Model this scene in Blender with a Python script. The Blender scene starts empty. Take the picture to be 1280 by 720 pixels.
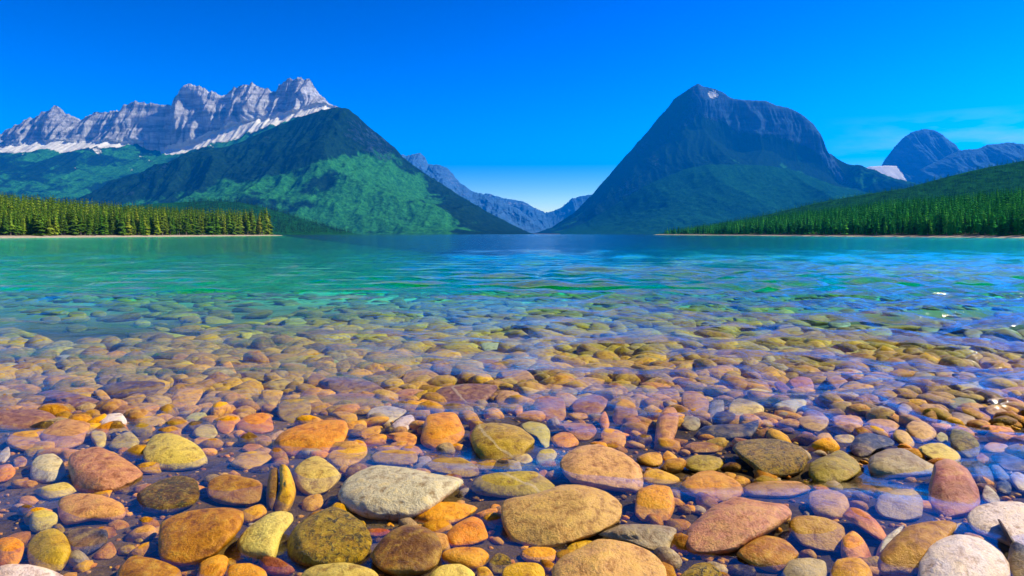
import bpy, math, random
import numpy as np
from mathutils import Vector

random.seed(7)
R0 = np.random.RandomState(11)
SC = bpy.context.scene
COL = SC.collection
F = 914.0            # focal length in photo pixels (1280 wide)
CX, HY = 640.0, 292.5
CAMZ = 1.5
SUN_AZ = math.radians(76)      # from +Y towards +X
SUN_EL = math.radians(43)

def srgb(r, g, b):
    def f(c):
        c = c / 255.0
        return c / 12.92 if c <= 0.04045 else ((c + 0.055) / 1.055) ** 2.4
    return (f(r), f(g), f(b))

def at(px, py, D):
    return ((px - CX) / F * D, D, CAMZ + (HY - py) / F * D)

# ---------------------------------------------------------------- noise
def _h(ix, iy, iz, s):
    n = (ix.astype(np.int64) * 374761393 + iy.astype(np.int64) * 668265263 + iz.astype(np.int64) * 1274126177 + s * 974711) & 0x7fffffff
    n = ((n ^ (n >> 13)) * 1274126177) & 0x7fffffff
    n = ((n ^ (n >> 15)) * 668265263) & 0x7fffffff
    return ((n ^ (n >> 16)) & 0xffff) / 65535.0 * 2 - 1

def vnoise(x, y, z=None, s=0):
    x = np.asarray(x, float); y = np.asarray(y, float)
    z = np.zeros_like(x) if z is None else np.asarray(z, float)
    x, y, z = np.broadcast_arrays(x, y, z)
    ix, iy, iz = np.floor(x), np.floor(y), np.floor(z)
    fx, fy, fz = x - ix, y - iy, z - iz
    fx, fy, fz = [f * f * f * (f * (f * 6 - 15) + 10) for f in (fx, fy, fz)]
    r = 0
    for dz in (0, 1):
        wz = fz if dz else 1 - fz
        for dy in (0, 1):
            wy = fy if dy else 1 - fy
            for dx in (0, 1):
                wx = fx if dx else 1 - fx
                r = r + _h(ix + dx, iy + dy, iz + dz, s) * wx * wy * wz
    return r

def fbm(x, y, z=None, o=5, s=0, g=0.5, ridged=False):
    r, a, t, k = 0, 1.0, 0.0, 1.0
    x = np.asarray(x, float); y = np.asarray(y, float)
    zz = None if z is None else np.asarray(z, float)
    for i in range(o):
        n = vnoise(x * k + i * 17.3, y * k - i * 9.1, None if zz is None else zz * k + i * 5.7, s + i)
        if ridged: n = 1 - 2 * np.abs(n)
        r = r + n * a; t += a; a *= g; k *= 2.03
    return r / t

# ---------------------------------------------------------------- object helpers
def mesh_obj(name, V, Fc, mat=None, parent=None, smooth=True):
    me = bpy.data.meshes.new(name)
    V = np.asarray(V, dtype=np.float32)
    if isinstance(Fc, np.ndarray):
        n, k = Fc.shape
        me.vertices.add(len(V)); me.vertices.foreach_set('co', V.ravel())
        me.loops.add(n * k); me.loops.foreach_set('vertex_index', Fc.astype(np.int32).ravel())
        me.polygons.add(n)
        me.polygons.foreach_set('loop_start', np.arange(0, n * k, k, dtype=np.int32))
        me.update(calc_edges=True)
    else:
        me.from_pydata(V.tolist(), [], Fc)
    me.polygons.foreach_set('use_smooth', np.full(len(me.polygons), smooth))
    if mat: me.materials.append(mat)
    me.update()
    o = bpy.data.objects.new(name, me); COL.objects.link(o)
    if parent: o.parent = parent
    return o

def tag(o, label=None, cat=None, group=None, kind=None):
    if label: o['label'] = label
    if cat: o['category'] = cat
    if group: o['group'] = group
    if kind: o['kind'] = kind
    return o

def set_attr(o, name, data):
    a = o.data.attributes.new(name, 'FLOAT_COLOR', 'POINT')
    d = np.ones((len(o.data.vertices), 4), np.float32); d[:, :data.shape[1]] = data
    a.data.foreach_set('color', d.ravel())

def icosphere(sub):
    import bmesh
    bm = bmesh.new(); bmesh.ops.create_icosphere(bm, subdivisions=sub, radius=1)
    bm.verts.ensure_lookup_table()
    V = np.array([v.co[:] for v in bm.verts]); Fa = np.array([[v.index for v in f.verts] for f in bm.faces]); bm.free()
    return V, Fa
ICO = {k: icosphere(k) for k in (1, 2, 3, 4, 5)}

# ---------------------------------------------------------------- node helpers
class NT:
    def __init__(s, name):
        s.m = bpy.data.materials.new(name); s.m.use_nodes = True
        s.t = s.m.node_tree; s.t.nodes.clear()
        s.out = s.n('ShaderNodeOutputMaterial')
    def n(s, typ, **kw):
        nd = s.t.nodes.new(typ)
        for k, v in kw.items():
            if k.startswith('_'): setattr(nd, k[1:], v)
        for k, v in kw.items():
            if k.startswith('_'): continue
            key = int(k[1:]) if k[0] == 'i' and k[1:].isdigit() else k.replace('__', ' ')
            s.set(nd.inputs[key], v)
        return nd
    def set(s, inp, v):
        if isinstance(v, bpy.types.NodeSocket): s.t.links.new(v, inp)
        elif isinstance(v, bpy.types.Node): s.t.links.new(v.outputs[0], inp)
        elif isinstance(v, (tuple, list)) and len(v) == 3 and inp.type == 'RGBA': inp.default_value = (*v, 1)
        else: inp.default_value = v
    def math(s, op, a, b=0.0, c=0.0, clamp=False):
        nd = s.t.nodes.new('ShaderNodeMath'); nd.operation = op; nd.use_clamp = clamp
        for i, v in enumerate((a, b, c)): s.set(nd.inputs[i], v)
        return nd.outputs[0]
    def mix(s, f, a, b, mode='MIX'):
        nd = s.t.nodes.new('ShaderNodeMix'); nd.data_type = 'RGBA'; nd.blend_type = mode
        s.set(nd.inputs[0], f); s.set(nd.inputs[6], a); s.set(nd.inputs[7], b)
        return nd.outputs[2]
    def ramp(s, f, lo, hi):   # clamped map range
        nd = s.t.nodes.new('ShaderNodeMapRange'); s.set(nd.inputs[0], f)
        nd.inputs[1].default_value = lo; nd.inputs[2].default_value = hi
        return nd.outputs[0]
    def noise(s, vec, scale, detail=4, rough=0.55, dist=0.0):
        nd = s.n('ShaderNodeTexNoise', Scale=scale, Detail=detail, Roughness=rough, Distortion=dist)
        s.set(nd.inputs['Vector'], vec); return nd.outputs[0]
    def mapping(s, vec, scale=(1, 1, 1), rot=(0, 0, 0)):
        nd = s.n('ShaderNodeMapping'); s.set(nd.inputs[0], vec)
        nd.inputs['Scale'].default_value = scale; nd.inputs['Rotation'].default_value = rot
        return nd.outputs[0]

# ---------------------------------------------------------------- stone materials
def stone_mat(name, kind, attr=False):
    t = NT(name)
    tc = t.n('ShaderNodeTexCoord')
    if attr:
        colr = t.n('ShaderNodeAttribute', _attribute_name='tint').outputs['Color']
        vec = t.n('ShaderNodeNewGeometry').outputs['Position']
    else:
        oi = t.n('ShaderNodeObjectInfo')
        colr = oi.outputs['Color']
        ad = t.t.nodes.new('ShaderNodeVectorMath'); ad.operation = 'ADD'
        t.set(ad.inputs[0], tc.outputs['Object'])
        mu = t.n('ShaderNodeCombineXYZ')
        r37 = t.math('MULTIPLY', oi.outputs['Random'], 37.0)
        for i in range(3): t.set(mu.inputs[i], r37)
        t.set(ad.inputs[1], mu.outputs[0]); vec = ad.outputs[0]
    big = t.noise(vec, 4.0, 5, 0.6, 0.6)
    mid = t.noise(vec, 17.0, 6, 0.65, 0.3)
    fine = t.noise(vec, 85.0, 4, 0.7)
    warm = t.mix(0.5, colr, (0.62, 0.28, 0.01), 'MIX')
    pale = t.mix(0.38, colr, (0.86, 0.56, 0.06), 'MIX')
    dark = t.mix(1.0, colr, (0.40, 0.28, 0.14), 'MULTIPLY')
    c = t.mix(t.math('MULTIPLY', t.ramp(big, 0.5, 0.68), 0.7), colr, warm)
    c = t.mix(t.math('MULTIPLY', t.ramp(mid, 0.52, 0.64), 0.75), c, pale)
    c = t.mix(t.math('MULTIPLY', t.ramp(mid, 0.50, 0.34), 0.85), c, dark)
    c = t.mix(t.math('MULTIPLY', t.ramp(fine, 0.60, 0.72), 0.35), c, pale)
    c = t.mix(t.math('MULTIPLY', t.ramp(fine, 0.42, 0.30), 0.8), c, dark)
    hgt = t.math('ADD', t.math('MULTIPLY', mid, 0.6), t.math('MULTIPLY', fine, 0.3))
    if kind == 'vein':
        w = t.n('ShaderNodeTexWave', Scale=1.3, Distortion=5.0, Detail=3.0); w.inputs['Detail Scale'].default_value = 1.2
        t.set(w.inputs['Vector'], t.mapping(vec, (1, 1, 1), (0.5, 0.9, 0.4)))
        c = t.mix(t.math('MULTIPLY', t.ramp(w.outputs['Fac'], 0.975, 0.998), 0.4), c, (0.7, 0.58, 0.34))
    if kind == 'strata':
        w = t.n('ShaderNodeTexWave', Scale=3.2, Distortion=4.0, Detail=3.0, _bands_direction='Z')
        t.set(w.inputs['Vector'], vec)
        c = t.mix(t.math('MULTIPLY', t.ramp(w.outputs['Fac'], 0.45, 0.75), 0.32), c, dark)
        c = t.mix(t.math('MULTIPLY', t.ramp(w.outputs['Fac'], 0.25, 0.05), 0.45), c, pale)
        hgt = t.math('ADD', hgt, t.math('MULTIPLY', w.outputs['Fac'], 0.5))
    if kind == 'moss':
        m = t.noise(vec, 26.0, 6, 0.75, 1.2)
        c = t.mix(t.ramp(m, 0.50, 0.60), c, (0.06, 0.045, 0.008))
        c = t.mix(t.math('MULTIPLY', t.ramp(fine, 0.55, 0.7), 0.8), c, (0.56, 0.46, 0.04))
        hgt = t.math('ADD', hgt, t.math('MULTIPLY', m, 1.5))
    if kind == 'speck':
        m = t.noise(vec, 60.0, 3, 0.6)
        m3 = t.noise(vec, 12.0, 3, 0.6)
        c = t.mix(t.math('MULTIPLY', t.ramp(m, 0.53, 0.66), t.math('MULTIPLY', t.ramp(m3, 0.4, 0.62), 0.6)), c, (0.16, 0.09, 0.05))
        m2 = t.noise(vec, 9.0, 4, 0.6)
        c = t.mix(t.math('MULTIPLY', t.ramp(m2, 0.5, 0.62), 0.5), c, pale)
    if attr: hgt = t.math('MULTIPLY', hgt, 1.0)
    bp = t.n('ShaderNodeBump', Strength=0.9, Distance=0.025, Height=hgt)
    b = t.n('ShaderNodeBsdfPrincipled', Base__Color=c, Roughness=0.32, Normal=bp.outputs[0])
    b.inputs['Specular IOR Level'].default_value = 0.08 if attr else 0.25
    t.t.links.new(b.outputs[0], t.out.inputs[0])
    return t.m
SM = {k: stone_mat('stone_' + k, k) for k in ('plain', 'vein', 'strata', 'moss', 'speck')}
SM_BED = stone_mat('stone_bed', 'plain', attr=True)

CC = {  # stone colours (sRGB, as albedo)
 'tan': (208,152,76), 'ochre': (234,160,0), 'orange': (226,142,0), 'rust': (176,114,0), 'rose': (196,134,88), 'mauve': (146,98,78),
 'pale': (214,196,154), 'olive': (176,140,10), 'green': (200,184,76), 'white': (240,218,196), 'slate': (48,54,74), 'brown': (118,82,6),
 'cream': (220,192,84), 'yellow': (224,166,0), 'grey': (172,152,116), 'dark': (50,40,28), 'pink': (214,160,74), 'red': (160,78,6), 'sand': (196,138,34), 'greygreen': (166,146,56)}

WATER_COL = (0.05, 0.972, 0.885)
WATER_DEN = 0.13
HAZE_DEN = 5.6e-5
HAZE_COL = (0.0, 0.27, 1.0)
CATALOG = '''
flat smooth tan slab;tan;plain;69,625 87,617 123,619 150,628 158,642 150,653 120,650 88,655 75,643
flat cream angular slab;cream;strata;42,611 78,603 97,613 90,618 65,624 45,617
small ochre block;cream;plain;36,642 50,637 70,643 73,655 62,663 43,664 37,656
round olive brown cobble;olive;speck;33,681 45,665 62,660 80,672 90,690 82,710 62,712 42,703
rough orange lump;orange;speck;-5,675 12,672 28,680 32,695 25,705 0,706 -8,690
white smooth boulder;white;plain;-20,722 0,707 30,706 55,711 80,722 30,740
navy stone with pale speckled cap;slate;speck;80,668 100,660 130,664 133,678 118,690 105,697 92,690
small tan wedge;sand;plain;117,695 135,677 146,690 140,698 125,699
broad rust slab;rust;plain;145,712 160,696 190,699 225,712 228,735 150,735
dark brown stone with crusty top;brown;moss;170,619 181,608 217,594 245,601 250,626 217,641 184,637
large rust orange slab;rust;plain;191,655 231,640 274,635 303,640 301,662 274,691 253,700 231,705 202,693
reddish brown oval cobble;rust;speck;258,601 278,593 314,599 331,608 330,622 314,630 278,629 260,619
upright curved yellow stone;yellow;strata;345,581 356,583 367,603 371,620 365,638 352,641 345,630 350,610
upright dark brown stone;brown;plain;334,588 344,583 348,605 346,635 338,638 333,615
pale green rounded stone;green;plain;366,590 378,575 397,570 413,580 426,595 412,612 392,618 376,612
small yellow pebble;yellow;plain;376,628 385,620 400,618 405,630 395,638 380,640
lumpy yellow cream stone;cream;speck;296,678 306,662 330,645 346,640 363,643 365,653 353,670 346,697 326,695 306,692
dark mossy boulder;olive;moss;357,680 365,660 385,645 410,634 430,638 455,655 466,675 455,697 430,705 390,704 365,697
small ochre wedge;ochre;plain;300,640 325,630 335,640 322,650 305,655
bright orange broken stone;orange;strata;248,705 270,694 285,700 280,720 250,735
orange crumbly slab;orange;speck;285,708 310,705 333,715 335,735 285,735
flaky reddish shard;red;strata;320,697 345,698 370,712 360,720 335,716
pale green flat boulder;green;plain;372,720 390,708 430,704 465,712 475,722 470,740 375,740
large pale grey pointed boulder;pale;plain;421,618 430,595 460,580 500,583 540,592 574,597 583,604 560,620 535,637 500,648 460,646 432,635
flat ochre diamond stone;ochre;plain;518,650 530,640 550,628 580,629 600,635 585,645 565,655 535,654
small thin ochre sliver;ochre;plain;590,645 605,638 622,634 620,643 600,648
bright orange wedge;orange;speck;555,670 570,655 590,646 603,652 610,672 590,680 565,682
large round brown boulder;brown;speck;464,693 478,672 500,657 525,658 545,668 553,685 548,705 530,715 500,718 475,708
small flat red stone;red;plain;458,662 480,661 490,665 475,671 462,670
ochre oval stone;ochre;speck;552,690 575,684 600,685 611,695 600,710 585,712 555,703
pale yellow stone;cream;plain;535,720 550,708 575,706 595,718 590,735 540,735
tiny yellow pebble;yellow;plain;595,712 608,709 618,722 600,730
glittery speckled pebble;olive;moss;610,703 622,692 636,695 640,705 628,716 614,715
yellow ochre flat stone;yellow;plain;628,712 645,704 672,705 681,715 678,730 630,735
ochre loaf shaped stone;ochre;speck;650,690 665,684 690,685 697,692 690,702 665,704 652,698
yellow half hidden stone;yellow;speck;705,690 715,680 735,676 748,680 730,692 712,698
large smooth tan boulder;tan;plain;625,628 640,622 670,618 700,608 735,606 765,614 780,632 773,652 745,664 700,677 670,680 640,670 628,648
large mottled tan boulder;tan;speck;688,712 700,697 725,686 750,675 790,680 815,692 829,710 820,735 700,740
grey tan wedge;grey;strata;747,670 775,657 810,656 851,660 838,680 834,692 810,686 780,676
ochre round stone with a dimple;ochre;speck;793,640 797,612 820,606 840,610 844,632 835,648 815,652 800,650
large pinkish tan pointed boulder;rose;speck;853,680 860,660 890,635 925,621 960,628 990,630 998,642 980,655 940,675 910,688 865,692
orange tan heart shaped stone;orange;speck;845,610 860,598 875,590 895,588 920,600 928,612 920,622 895,628 870,622
flat long tan stone;sand;plain;928,612 940,603 965,601 1000,602 1015,612 990,621 950,622 932,619
round ochre pink cobble;pink;speck;1009,628 1015,615 1040,612 1058,618 1062,632 1050,648 1035,650 1017,643
tan orange block;sand;plain;985,655 1000,645 1035,648 1058,660 1050,685 1030,687 1000,680 988,668
brown pointed wedge;rust;speck;920,693 940,678 960,670 985,676 998,692 985,704 965,714 940,706
pale grey rough slab;grey;strata;975,722 988,702 1015,698 1037,702 1030,725 1000,735
yellow lichen spotted stone;olive;moss;848,722 870,706 890,705 902,718 895,735 850,735
bright orange curved wedge;orange;strata;1053,645 1065,635 1078,637 1096,650 1110,675 1105,679 1090,671 1070,656
orange yellow rounded wedge;ochre;plain;1050,690 1055,672 1070,664 1082,675 1088,698 1070,705 1052,702
yellow cut block;yellow;plain;1035,720 1048,700 1080,698 1090,715 1088,735 1035,735
grey tan speckled cobble;grey;speck;1092,635 1100,620 1125,611 1150,608 1155,625 1148,645 1125,650 1100,645
big mauve tan striped cobble;rose;strata;1168,590 1175,578 1195,574 1215,585 1222,610 1218,630 1195,643 1170,643 1157,630 1160,608
rust brown slanting boulder;rust;plain;1092,700 1110,680 1140,658 1170,652 1190,650 1207,655 1190,672 1160,695 1145,712 1120,718 1095,716
thin pale strip of stone;pale;plain;1090,695 1104,674 1136,655 1128,666 1106,690
tiny cream yellow chip;cream;plain;1192,657 1205,654 1210,662 1200,667 1192,666
big pinkish white boulder;white;speck;1140,722 1150,700 1175,678 1205,668 1230,672 1255,690 1265,712 1260,740 1145,740
pinkish white domed boulder;white;speck;1210,648 1225,633 1260,628 1290,630 1300,680 1270,685 1240,673 1215,663
black jagged rock;dark;strata;1262,700 1275,678 1295,690 1295,740 1265,740
pale peaked pebble;pale;plain;1226,620 1235,606 1245,615 1248,627 1230,628
tan five sided stone;tan;plain;50,542 65,528 80,524 112,528 108,542 105,555 82,563 65,560 55,550
bright ochre pointed stone;ochre;plain;6,550 15,541 40,538 50,550 55,560 48,566 25,562 12,558
flat mauve slab;mauve;plain;-10,515 10,512 45,512 65,518 72,525 55,535 25,538 -10,538
creamy white round pebble;white;plain;123,528 132,518 148,516 159,528 155,540 143,545 130,541
pale greenish round pebble;green;speck;136,555 145,545 160,539 172,548 175,555 160,564 140,562
small cream leaning pebble;cream;plain;111,540 120,537 132,543 133,558 125,560 115,550
pinkish white round cobble;pale;plain;37,577 45,569 62,567 75,575 83,590 78,600 60,603 42,598
large rose pointed slab;rose;plain;80,573 88,564 115,558 140,567 160,577 182,592 172,600 150,610 125,615 100,611 90,597
small pale speckled pebble;pale;speck;0,565 8,558 13,570 8,578 -5,576
small orange stone;orange;plain;-10,595 -5,582 10,580 20,590 12,600 -5,604
small sandy pebble;sand;plain;15,575 25,570 34,575 33,583 22,585
cream and yellow two toned cobble;cream;speck;177,560 185,543 205,540 230,548 252,560 262,575 250,585 225,588 195,583 182,575
long mauve pointed slab;mauve;plain;40,493 63,487 87,491 117,498 143,512 123,515 83,508 50,502
small ochre tilted stone;ochre;plain;113,490 125,487 138,497 141,505 130,502
long brown stone with yellow stripes;brown;strata;118,485 150,477 180,476 205,479 198,495 180,500 150,502 130,495
small bright yellow pebble;yellow;plain;190,498 198,487 210,485 213,495 204,502
yellow five sided cobble;yellow;plain;213,498 222,486 253,486 250,500 240,512 228,515 217,507
flat pink orange stone;pink;plain;253,495 265,489 285,489 293,495 275,502 255,505
thin ochre chip;ochre;plain;246,506 262,503 268,508 260,513 247,511
round golden ochre cobble;ochre;speck;282,505 290,496 305,495 320,505 318,513 305,517 290,515
yellow notched block;yellow;plain;325,488 340,486 354,488 350,500 340,515 330,517 322,510 328,500
flat bright yellow oval;yellow;plain;357,491 372,487 395,490 400,495 388,500 365,497
round olive cobble;olive;speck;347,508 352,500 370,498 387,502 390,515 380,528 365,531 350,522
large orange boulder with a darker end;orange;speck;342,556 352,540 375,530 400,524 428,524 436,535 425,558 405,567 375,571 355,564
long ochre brown stone;sand;strata;395,502 410,493 440,491 485,495 487,503 460,512 426,513 405,512
long mauve brown stone;mauve;plain;395,478 415,470 440,469 470,480 486,492 470,497 440,492 412,489
orange domed stone;orange;plain;296,530 305,520 325,515 338,520 343,537 330,543 300,541
small bright orange stone;orange;plain;269,530 280,523 293,527 293,538 285,543 275,540
tiny red pebble;red;plain;298,545 305,540 315,545 312,553 302,551
pale pink knob;pink;plain;333,548 345,540 355,538 352,548 340,551
yellow olive wedge;yellow;plain;287,580 300,567 325,563 340,572 325,583 310,588 292,584
thin orange cap stone;orange;plain;300,562 308,555 325,556 334,563 315,565
pale green pebble;green;plain;230,525 240,516 255,516 261,525 250,530 235,530
dome shaped green cream pebble;green;plain;240,540 250,531 265,531 273,543 265,548 245,546
thin orange chip;ochre;plain;238,552 250,546 268,549 262,556 245,556
bright yellow curved stone;yellow;plain;407,572 415,563 430,562 445,555 458,558 460,567 450,578 430,584 415,581
yellow stone tucked behind the orange boulder;yellow;plain;408,518 425,514 446,518 448,532 436,530 425,523
ochre notched block;ochre;plain;449,540 458,535 475,532 476,541 465,548 452,547
ochre wedge with thin left end;ochre;plain;480,543 495,541 508,540 521,545 520,555 510,560 490,549
pinkish white long cobble;pale;plain;457,520 465,510 485,507 508,513 500,522 485,530 465,530
white triangular pebble;white;plain;488,533 500,522 515,518 519,530 510,538 495,538
rust orange angular block;orange;speck;526,548 532,520 550,516 570,515 580,530 584,542 570,555 550,564 540,560 530,555
flat olive oval stone;olive;plain;461,574 470,565 495,562 520,566 520,578 500,583 475,580
long flat olive stone;olive;plain;528,583 545,573 575,572 595,582 598,592 580,597 555,592 532,588
tiny grey white chip;grey;speck;523,572 535,570 540,575 530,583 524,580
olive tan cobble with a white vein;olive;vein;585,545 592,530 615,527 650,532 670,550 665,558 650,570 630,577 608,580 595,565
flat grey and yellow stone with pale vein;olive;vein;583,610 600,595 640,590 670,589 685,600 695,610 680,618 645,622 610,620 595,618
large tan oval boulder;tan;plain;697,578 702,565 720,556 750,555 780,565 800,582 802,600 795,614 770,612 735,606 715,602 705,590
small ochre stone with dark spot;ochre;speck;688,548 700,540 715,542 725,555 710,560 697,560
flat orange brown stone;rust;plain;692,531 710,528 740,530 746,540 735,550 720,550 708,540
bent pale olive stone;green;plain;648,532 660,526 680,530 688,540 687,558 680,560 672,547 658,540
small cream triangular pebble;cream;plain;640,575 650,568 660,567 667,576 655,580
pale olive five sided pebble;green;plain;669,575 675,563 690,561 698,568 690,578 678,585
tall rust cobble;rust;plain;665,507 672,497 690,495 705,500 708,520 700,530 685,529 672,518
tan orange cobble;rust;plain;714,510 720,500 745,493 762,500 752,515 735,522 720,518
crumbly ochre stone;sand;strata;765,525 770,505 780,498 795,505 797,525 790,535 775,534
small upright ochre shard;ochre;plain;748,525 757,513 762,530 755,540
bright yellow dished stone;yellow;plain;749,545 757,535 775,538 783,545 780,560 765,560 753,552
tall leaning tan stone;tan;plain;817,550 822,525 832,510 845,509 850,522 845,540 835,558 825,560
yellow flat pebble;yellow;plain;795,572 810,566 828,567 828,580 815,583 800,578
knobbly ochre pebble;ochre;speck;828,570 835,563 848,573 840,579 830,578
flat yellow tan stone;yellow;plain;802,600 805,590 820,586 845,595 850,602 830,607 810,605
tiny upright ochre pebble;ochre;plain;643,515 645,507 653,508 654,520 648,522
lumpy ochre cobble;sand;speck;852,508 855,490 872,489 886,498 884,513 874,520 862,515
flat tan oval;sand;plain;814,495 826,487 846,486 850,496 835,503
grey leaning slab;grey;plain;884,522 890,503 908,499 904,518 896,530 886,529
blocky olive tan cobble;cream;speck;907,525 912,506 925,497 945,502 958,510 950,523 930,528 914,527
small grey cube like stone;grey;plain;852,532 858,520 875,523 875,533 865,540
dark blue grey flat stone;slate;speck;867,545 880,533 910,530 940,530 955,523 945,540 935,547 900,550 870,550
thin orange brown stone;rust;plain;852,560 865,553 890,553 904,560 900,565 870,566 853,565
olive tan loaf shaped stone;olive;plain;852,578 870,569 903,571 905,580 895,588 870,590 855,585
large mossy yellow boulder;olive;moss;915,562 925,550 955,548 985,551 1008,560 1010,575 1000,590 980,595 950,592 935,580
olive tan humped cobble;olive;plain;1008,595 1015,578 1040,568 1055,562 1075,575 1078,587 1060,598 1035,604 1015,603
round yellow pebble;yellow;plain;1017,552 1025,543 1038,541 1043,552 1038,562 1025,560
flat cream chip;cream;plain;1043,545 1060,543 1070,545 1063,554 1045,554
pink tan half round stone;pink;plain;995,525 1005,520 1037,520 1033,533 1020,540 1005,536
ochre rounded block;ochre;plain;1040,525 1050,519 1075,520 1080,530 1070,538 1045,537
orange oval cobble;pink;plain;1080,532 1090,524 1115,525 1125,532 1118,539 1095,540
dark slate blue stone;slate;plain;1062,560 1072,545 1090,541 1115,548 1118,556 1095,562 1080,572 1067,572
round dusty pink cobble;pink;plain;1132,535 1140,527 1155,525 1168,535 1170,545 1150,555 1140,547
small pink egg shaped pebble;pink;plain;1115,545 1122,537 1135,540 1142,552 1138,560 1125,555
large striped grey tan boulder;grey;strata;1082,590 1088,572 1110,562 1135,560 1155,575 1174,585 1170,592 1130,595 1095,598
olive cream oval cobble;cream;plain;1147,562 1160,555 1180,554 1198,565 1200,575 1185,581 1165,575
greenish grey mossy cobble;greygreen;moss;1187,548 1195,536 1215,540 1224,555 1220,568 1205,572 1190,560
small cream pebble;cream;plain;1170,535 1178,527 1190,528 1188,538 1175,540
tiny pale green pebble;green;plain;1170,545 1178,540 1185,545 1183,553 1172,553
flat pink grey pebble;pink;plain;1228,560 1240,553 1260,556 1265,565 1245,566 1230,564
tiny tan pebble;sand;plain;1220,572 1228,566 1237,573 1232,578 1222,578
orange wedge shaped slab;orange;plain;1225,535 1235,531 1265,535 1268,545 1255,548 1240,542
long pinkish sliver;pink;plain;1225,510 1245,508 1262,515 1272,526 1260,528 1240,520
dark blue rough rock;slate;strata;1238,572 1255,565 1280,575 1284,590 1255,588
dark slate stone;slate;plain;1214,580 1225,577 1238,585 1241,600 1230,606 1218,595
small dark speckled stone;slate;speck;1241,583 1251,582 1262,598 1252,602 1244,598
pinkish white stone;pale;speck;1262,596 1275,590 1290,600 1285,612 1268,612
small dark square stone;slate;plain;1246,604 1258,600 1265,606 1261,618 1247,616
purple grey block;grey;plain;1188,525 1192,515 1215,518 1220,525 1215,532 1195,531
pink and cream oval;pink;plain;1148,512 1155,505 1175,506 1187,515 1180,522 1160,520
grey upright cobble;grey;plain;1122,512 1132,503 1142,510 1138,525 1128,528
small tan cube like pebble;sand;plain;1072,505 1080,502 1085,508 1080,516 1073,513
pale grey green slab;greygreen;speck;1183,503 1200,496 1220,500 1223,510 1205,513 1188,511
flat peach slab;pink;plain;1232,500 1250,497 1280,504 1285,512 1265,511 1240,506
rosy pink block;rose;plain;50,475 58,469 80,468 100,475 104,482 90,485 60,485
long orange tan slab;sand;plain;6,445 15,443 45,448 80,458 78,463 50,462 25,455
bright white rough stone;white;plain;65,447 80,443 98,446 101,455 95,460 80,455
long whitish stone;white;plain;25,425 45,423 60,430 75,435 55,436 35,431
pinkish tan domed stone;pink;plain;97,460 110,453 130,450 143,458 140,463 120,467 103,466
small pale pebble;pale;plain;112,448 122,443 133,445 133,450 120,452
narrow tan stone;sand;plain;118,475 135,470 146,473 145,480 130,482
long dark brown stone;brown;plain;168,463 190,457 225,458 225,465 195,467 175,466
tiny pink tan stone;pink;plain;0,465 10,460 12,468 3,473 -4,470
slanting cream sliver;cream;plain;5,475 15,477 30,485 20,489 10,485
pale green blocky pebble;green;plain;10,497 25,490 35,492 32,503 18,505
orange yellow block;ochre;plain;213,445 225,442 238,445 240,455 230,461 218,458
pink orange humped stone;pink;plain;240,457 252,448 268,452 270,460 258,467 245,465
ochre domed pebble;ochre;plain;255,472 262,461 275,463 281,472 270,477 257,477
leaning orange stone;ochre;plain;274,455 285,451 292,460 300,475 292,480 283,470
flat mustard stone;olive;plain;297,468 310,463 330,466 340,473 333,478 312,474
thin ochre oval;ochre;plain;298,478 310,474 328,478 325,483 303,484
yellow domed stone;yellow;plain;265,430 275,422 295,421 303,430 295,435 275,433
very long flat ochre slab;ochre;plain;213,430 240,427 290,433 312,434 308,440 280,442 240,438
big flat yellow slab;yellow;plain;335,430 350,428 372,432 381,438 375,444 355,441 342,436
yellow rounded stone;yellow;plain;312,426 325,420 340,422 345,429 335,434 318,432
flat pale green stone;green;plain;342,463 352,455 370,453 390,458 385,465 365,470 348,468
leaning yellow pebble;yellow;plain;360,483 368,472 378,470 380,478 372,486 362,487
rough cream ochre cobble;sand;speck;383,475 390,466 403,468 410,478 405,490 395,490 386,483
flat golden stone;ochre;plain;368,425 385,419 402,425 400,429 380,430
small golden oval;ochre;plain;395,432 410,428 418,433 410,438 398,437
small ochre dome;ochre;plain;382,442 392,437 405,443 407,450 392,450
small orange dome;orange;plain;310,453 320,447 330,453 325,459 313,458
tiny yellow chip;yellow;plain;331,458 340,452 347,457 338,462
yellow green oval stone;green;plain;397,457 410,448 427,453 425,463 405,464
tan egg shaped stone;tan;plain;477,460 483,453 495,453 500,460 495,468 485,469
large pink pointed cobble;pink;plain;502,475 508,462 535,461 550,470 563,478 560,484 530,484 505,483
large mauve banded boulder;mauve;vein;541,497 550,485 580,480 610,479 624,483 612,497 595,508 565,511 545,506
pink rounded cobble;pink;plain;618,497 628,488 650,490 652,505 640,510 622,507
long tan cobble;tan;plain;545,457 555,449 580,450 585,458 575,463 550,463
reddish brown block;mauve;strata;532,433 540,429 575,430 583,437 575,444 540,443
cream cobble;pale;plain;598,431 610,428 628,430 625,440 610,443
grey pink flat stone;rose;plain;588,457 600,449 622,450 625,458 605,462
tan loaf shaped cobble;tan;plain;618,469 635,461 660,463 670,475 660,483 640,479
tan oval with flat base;tan;plain;653,457 665,449 685,451 693,458 685,463 660,463
low tan wedge;sand;plain;698,468 710,458 725,463 735,470 715,473
tiny lemon pebble;green;plain;447,442 460,436 468,442 462,448 450,447
mustard domed stone;olive;plain;430,432 445,427 460,432 455,440 435,440
yellow lumpy stone;yellow;plain;810,444 830,437 850,440 848,450 825,452
large yellow cream stone;yellow;plain;800,468 812,457 840,460 850,467 825,475 808,474
bright golden flat stone;ochre;plain;825,479 845,471 868,473 878,480 865,484 840,483
golden brown humped stone;ochre;plain;835,430 850,422 870,425 880,435 870,441 850,440
dark golden stone;ochre;plain;868,467 885,460 900,463 898,473 880,474
thin golden sliver;ochre;plain;903,476 920,470 938,477 925,481 905,481
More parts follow.
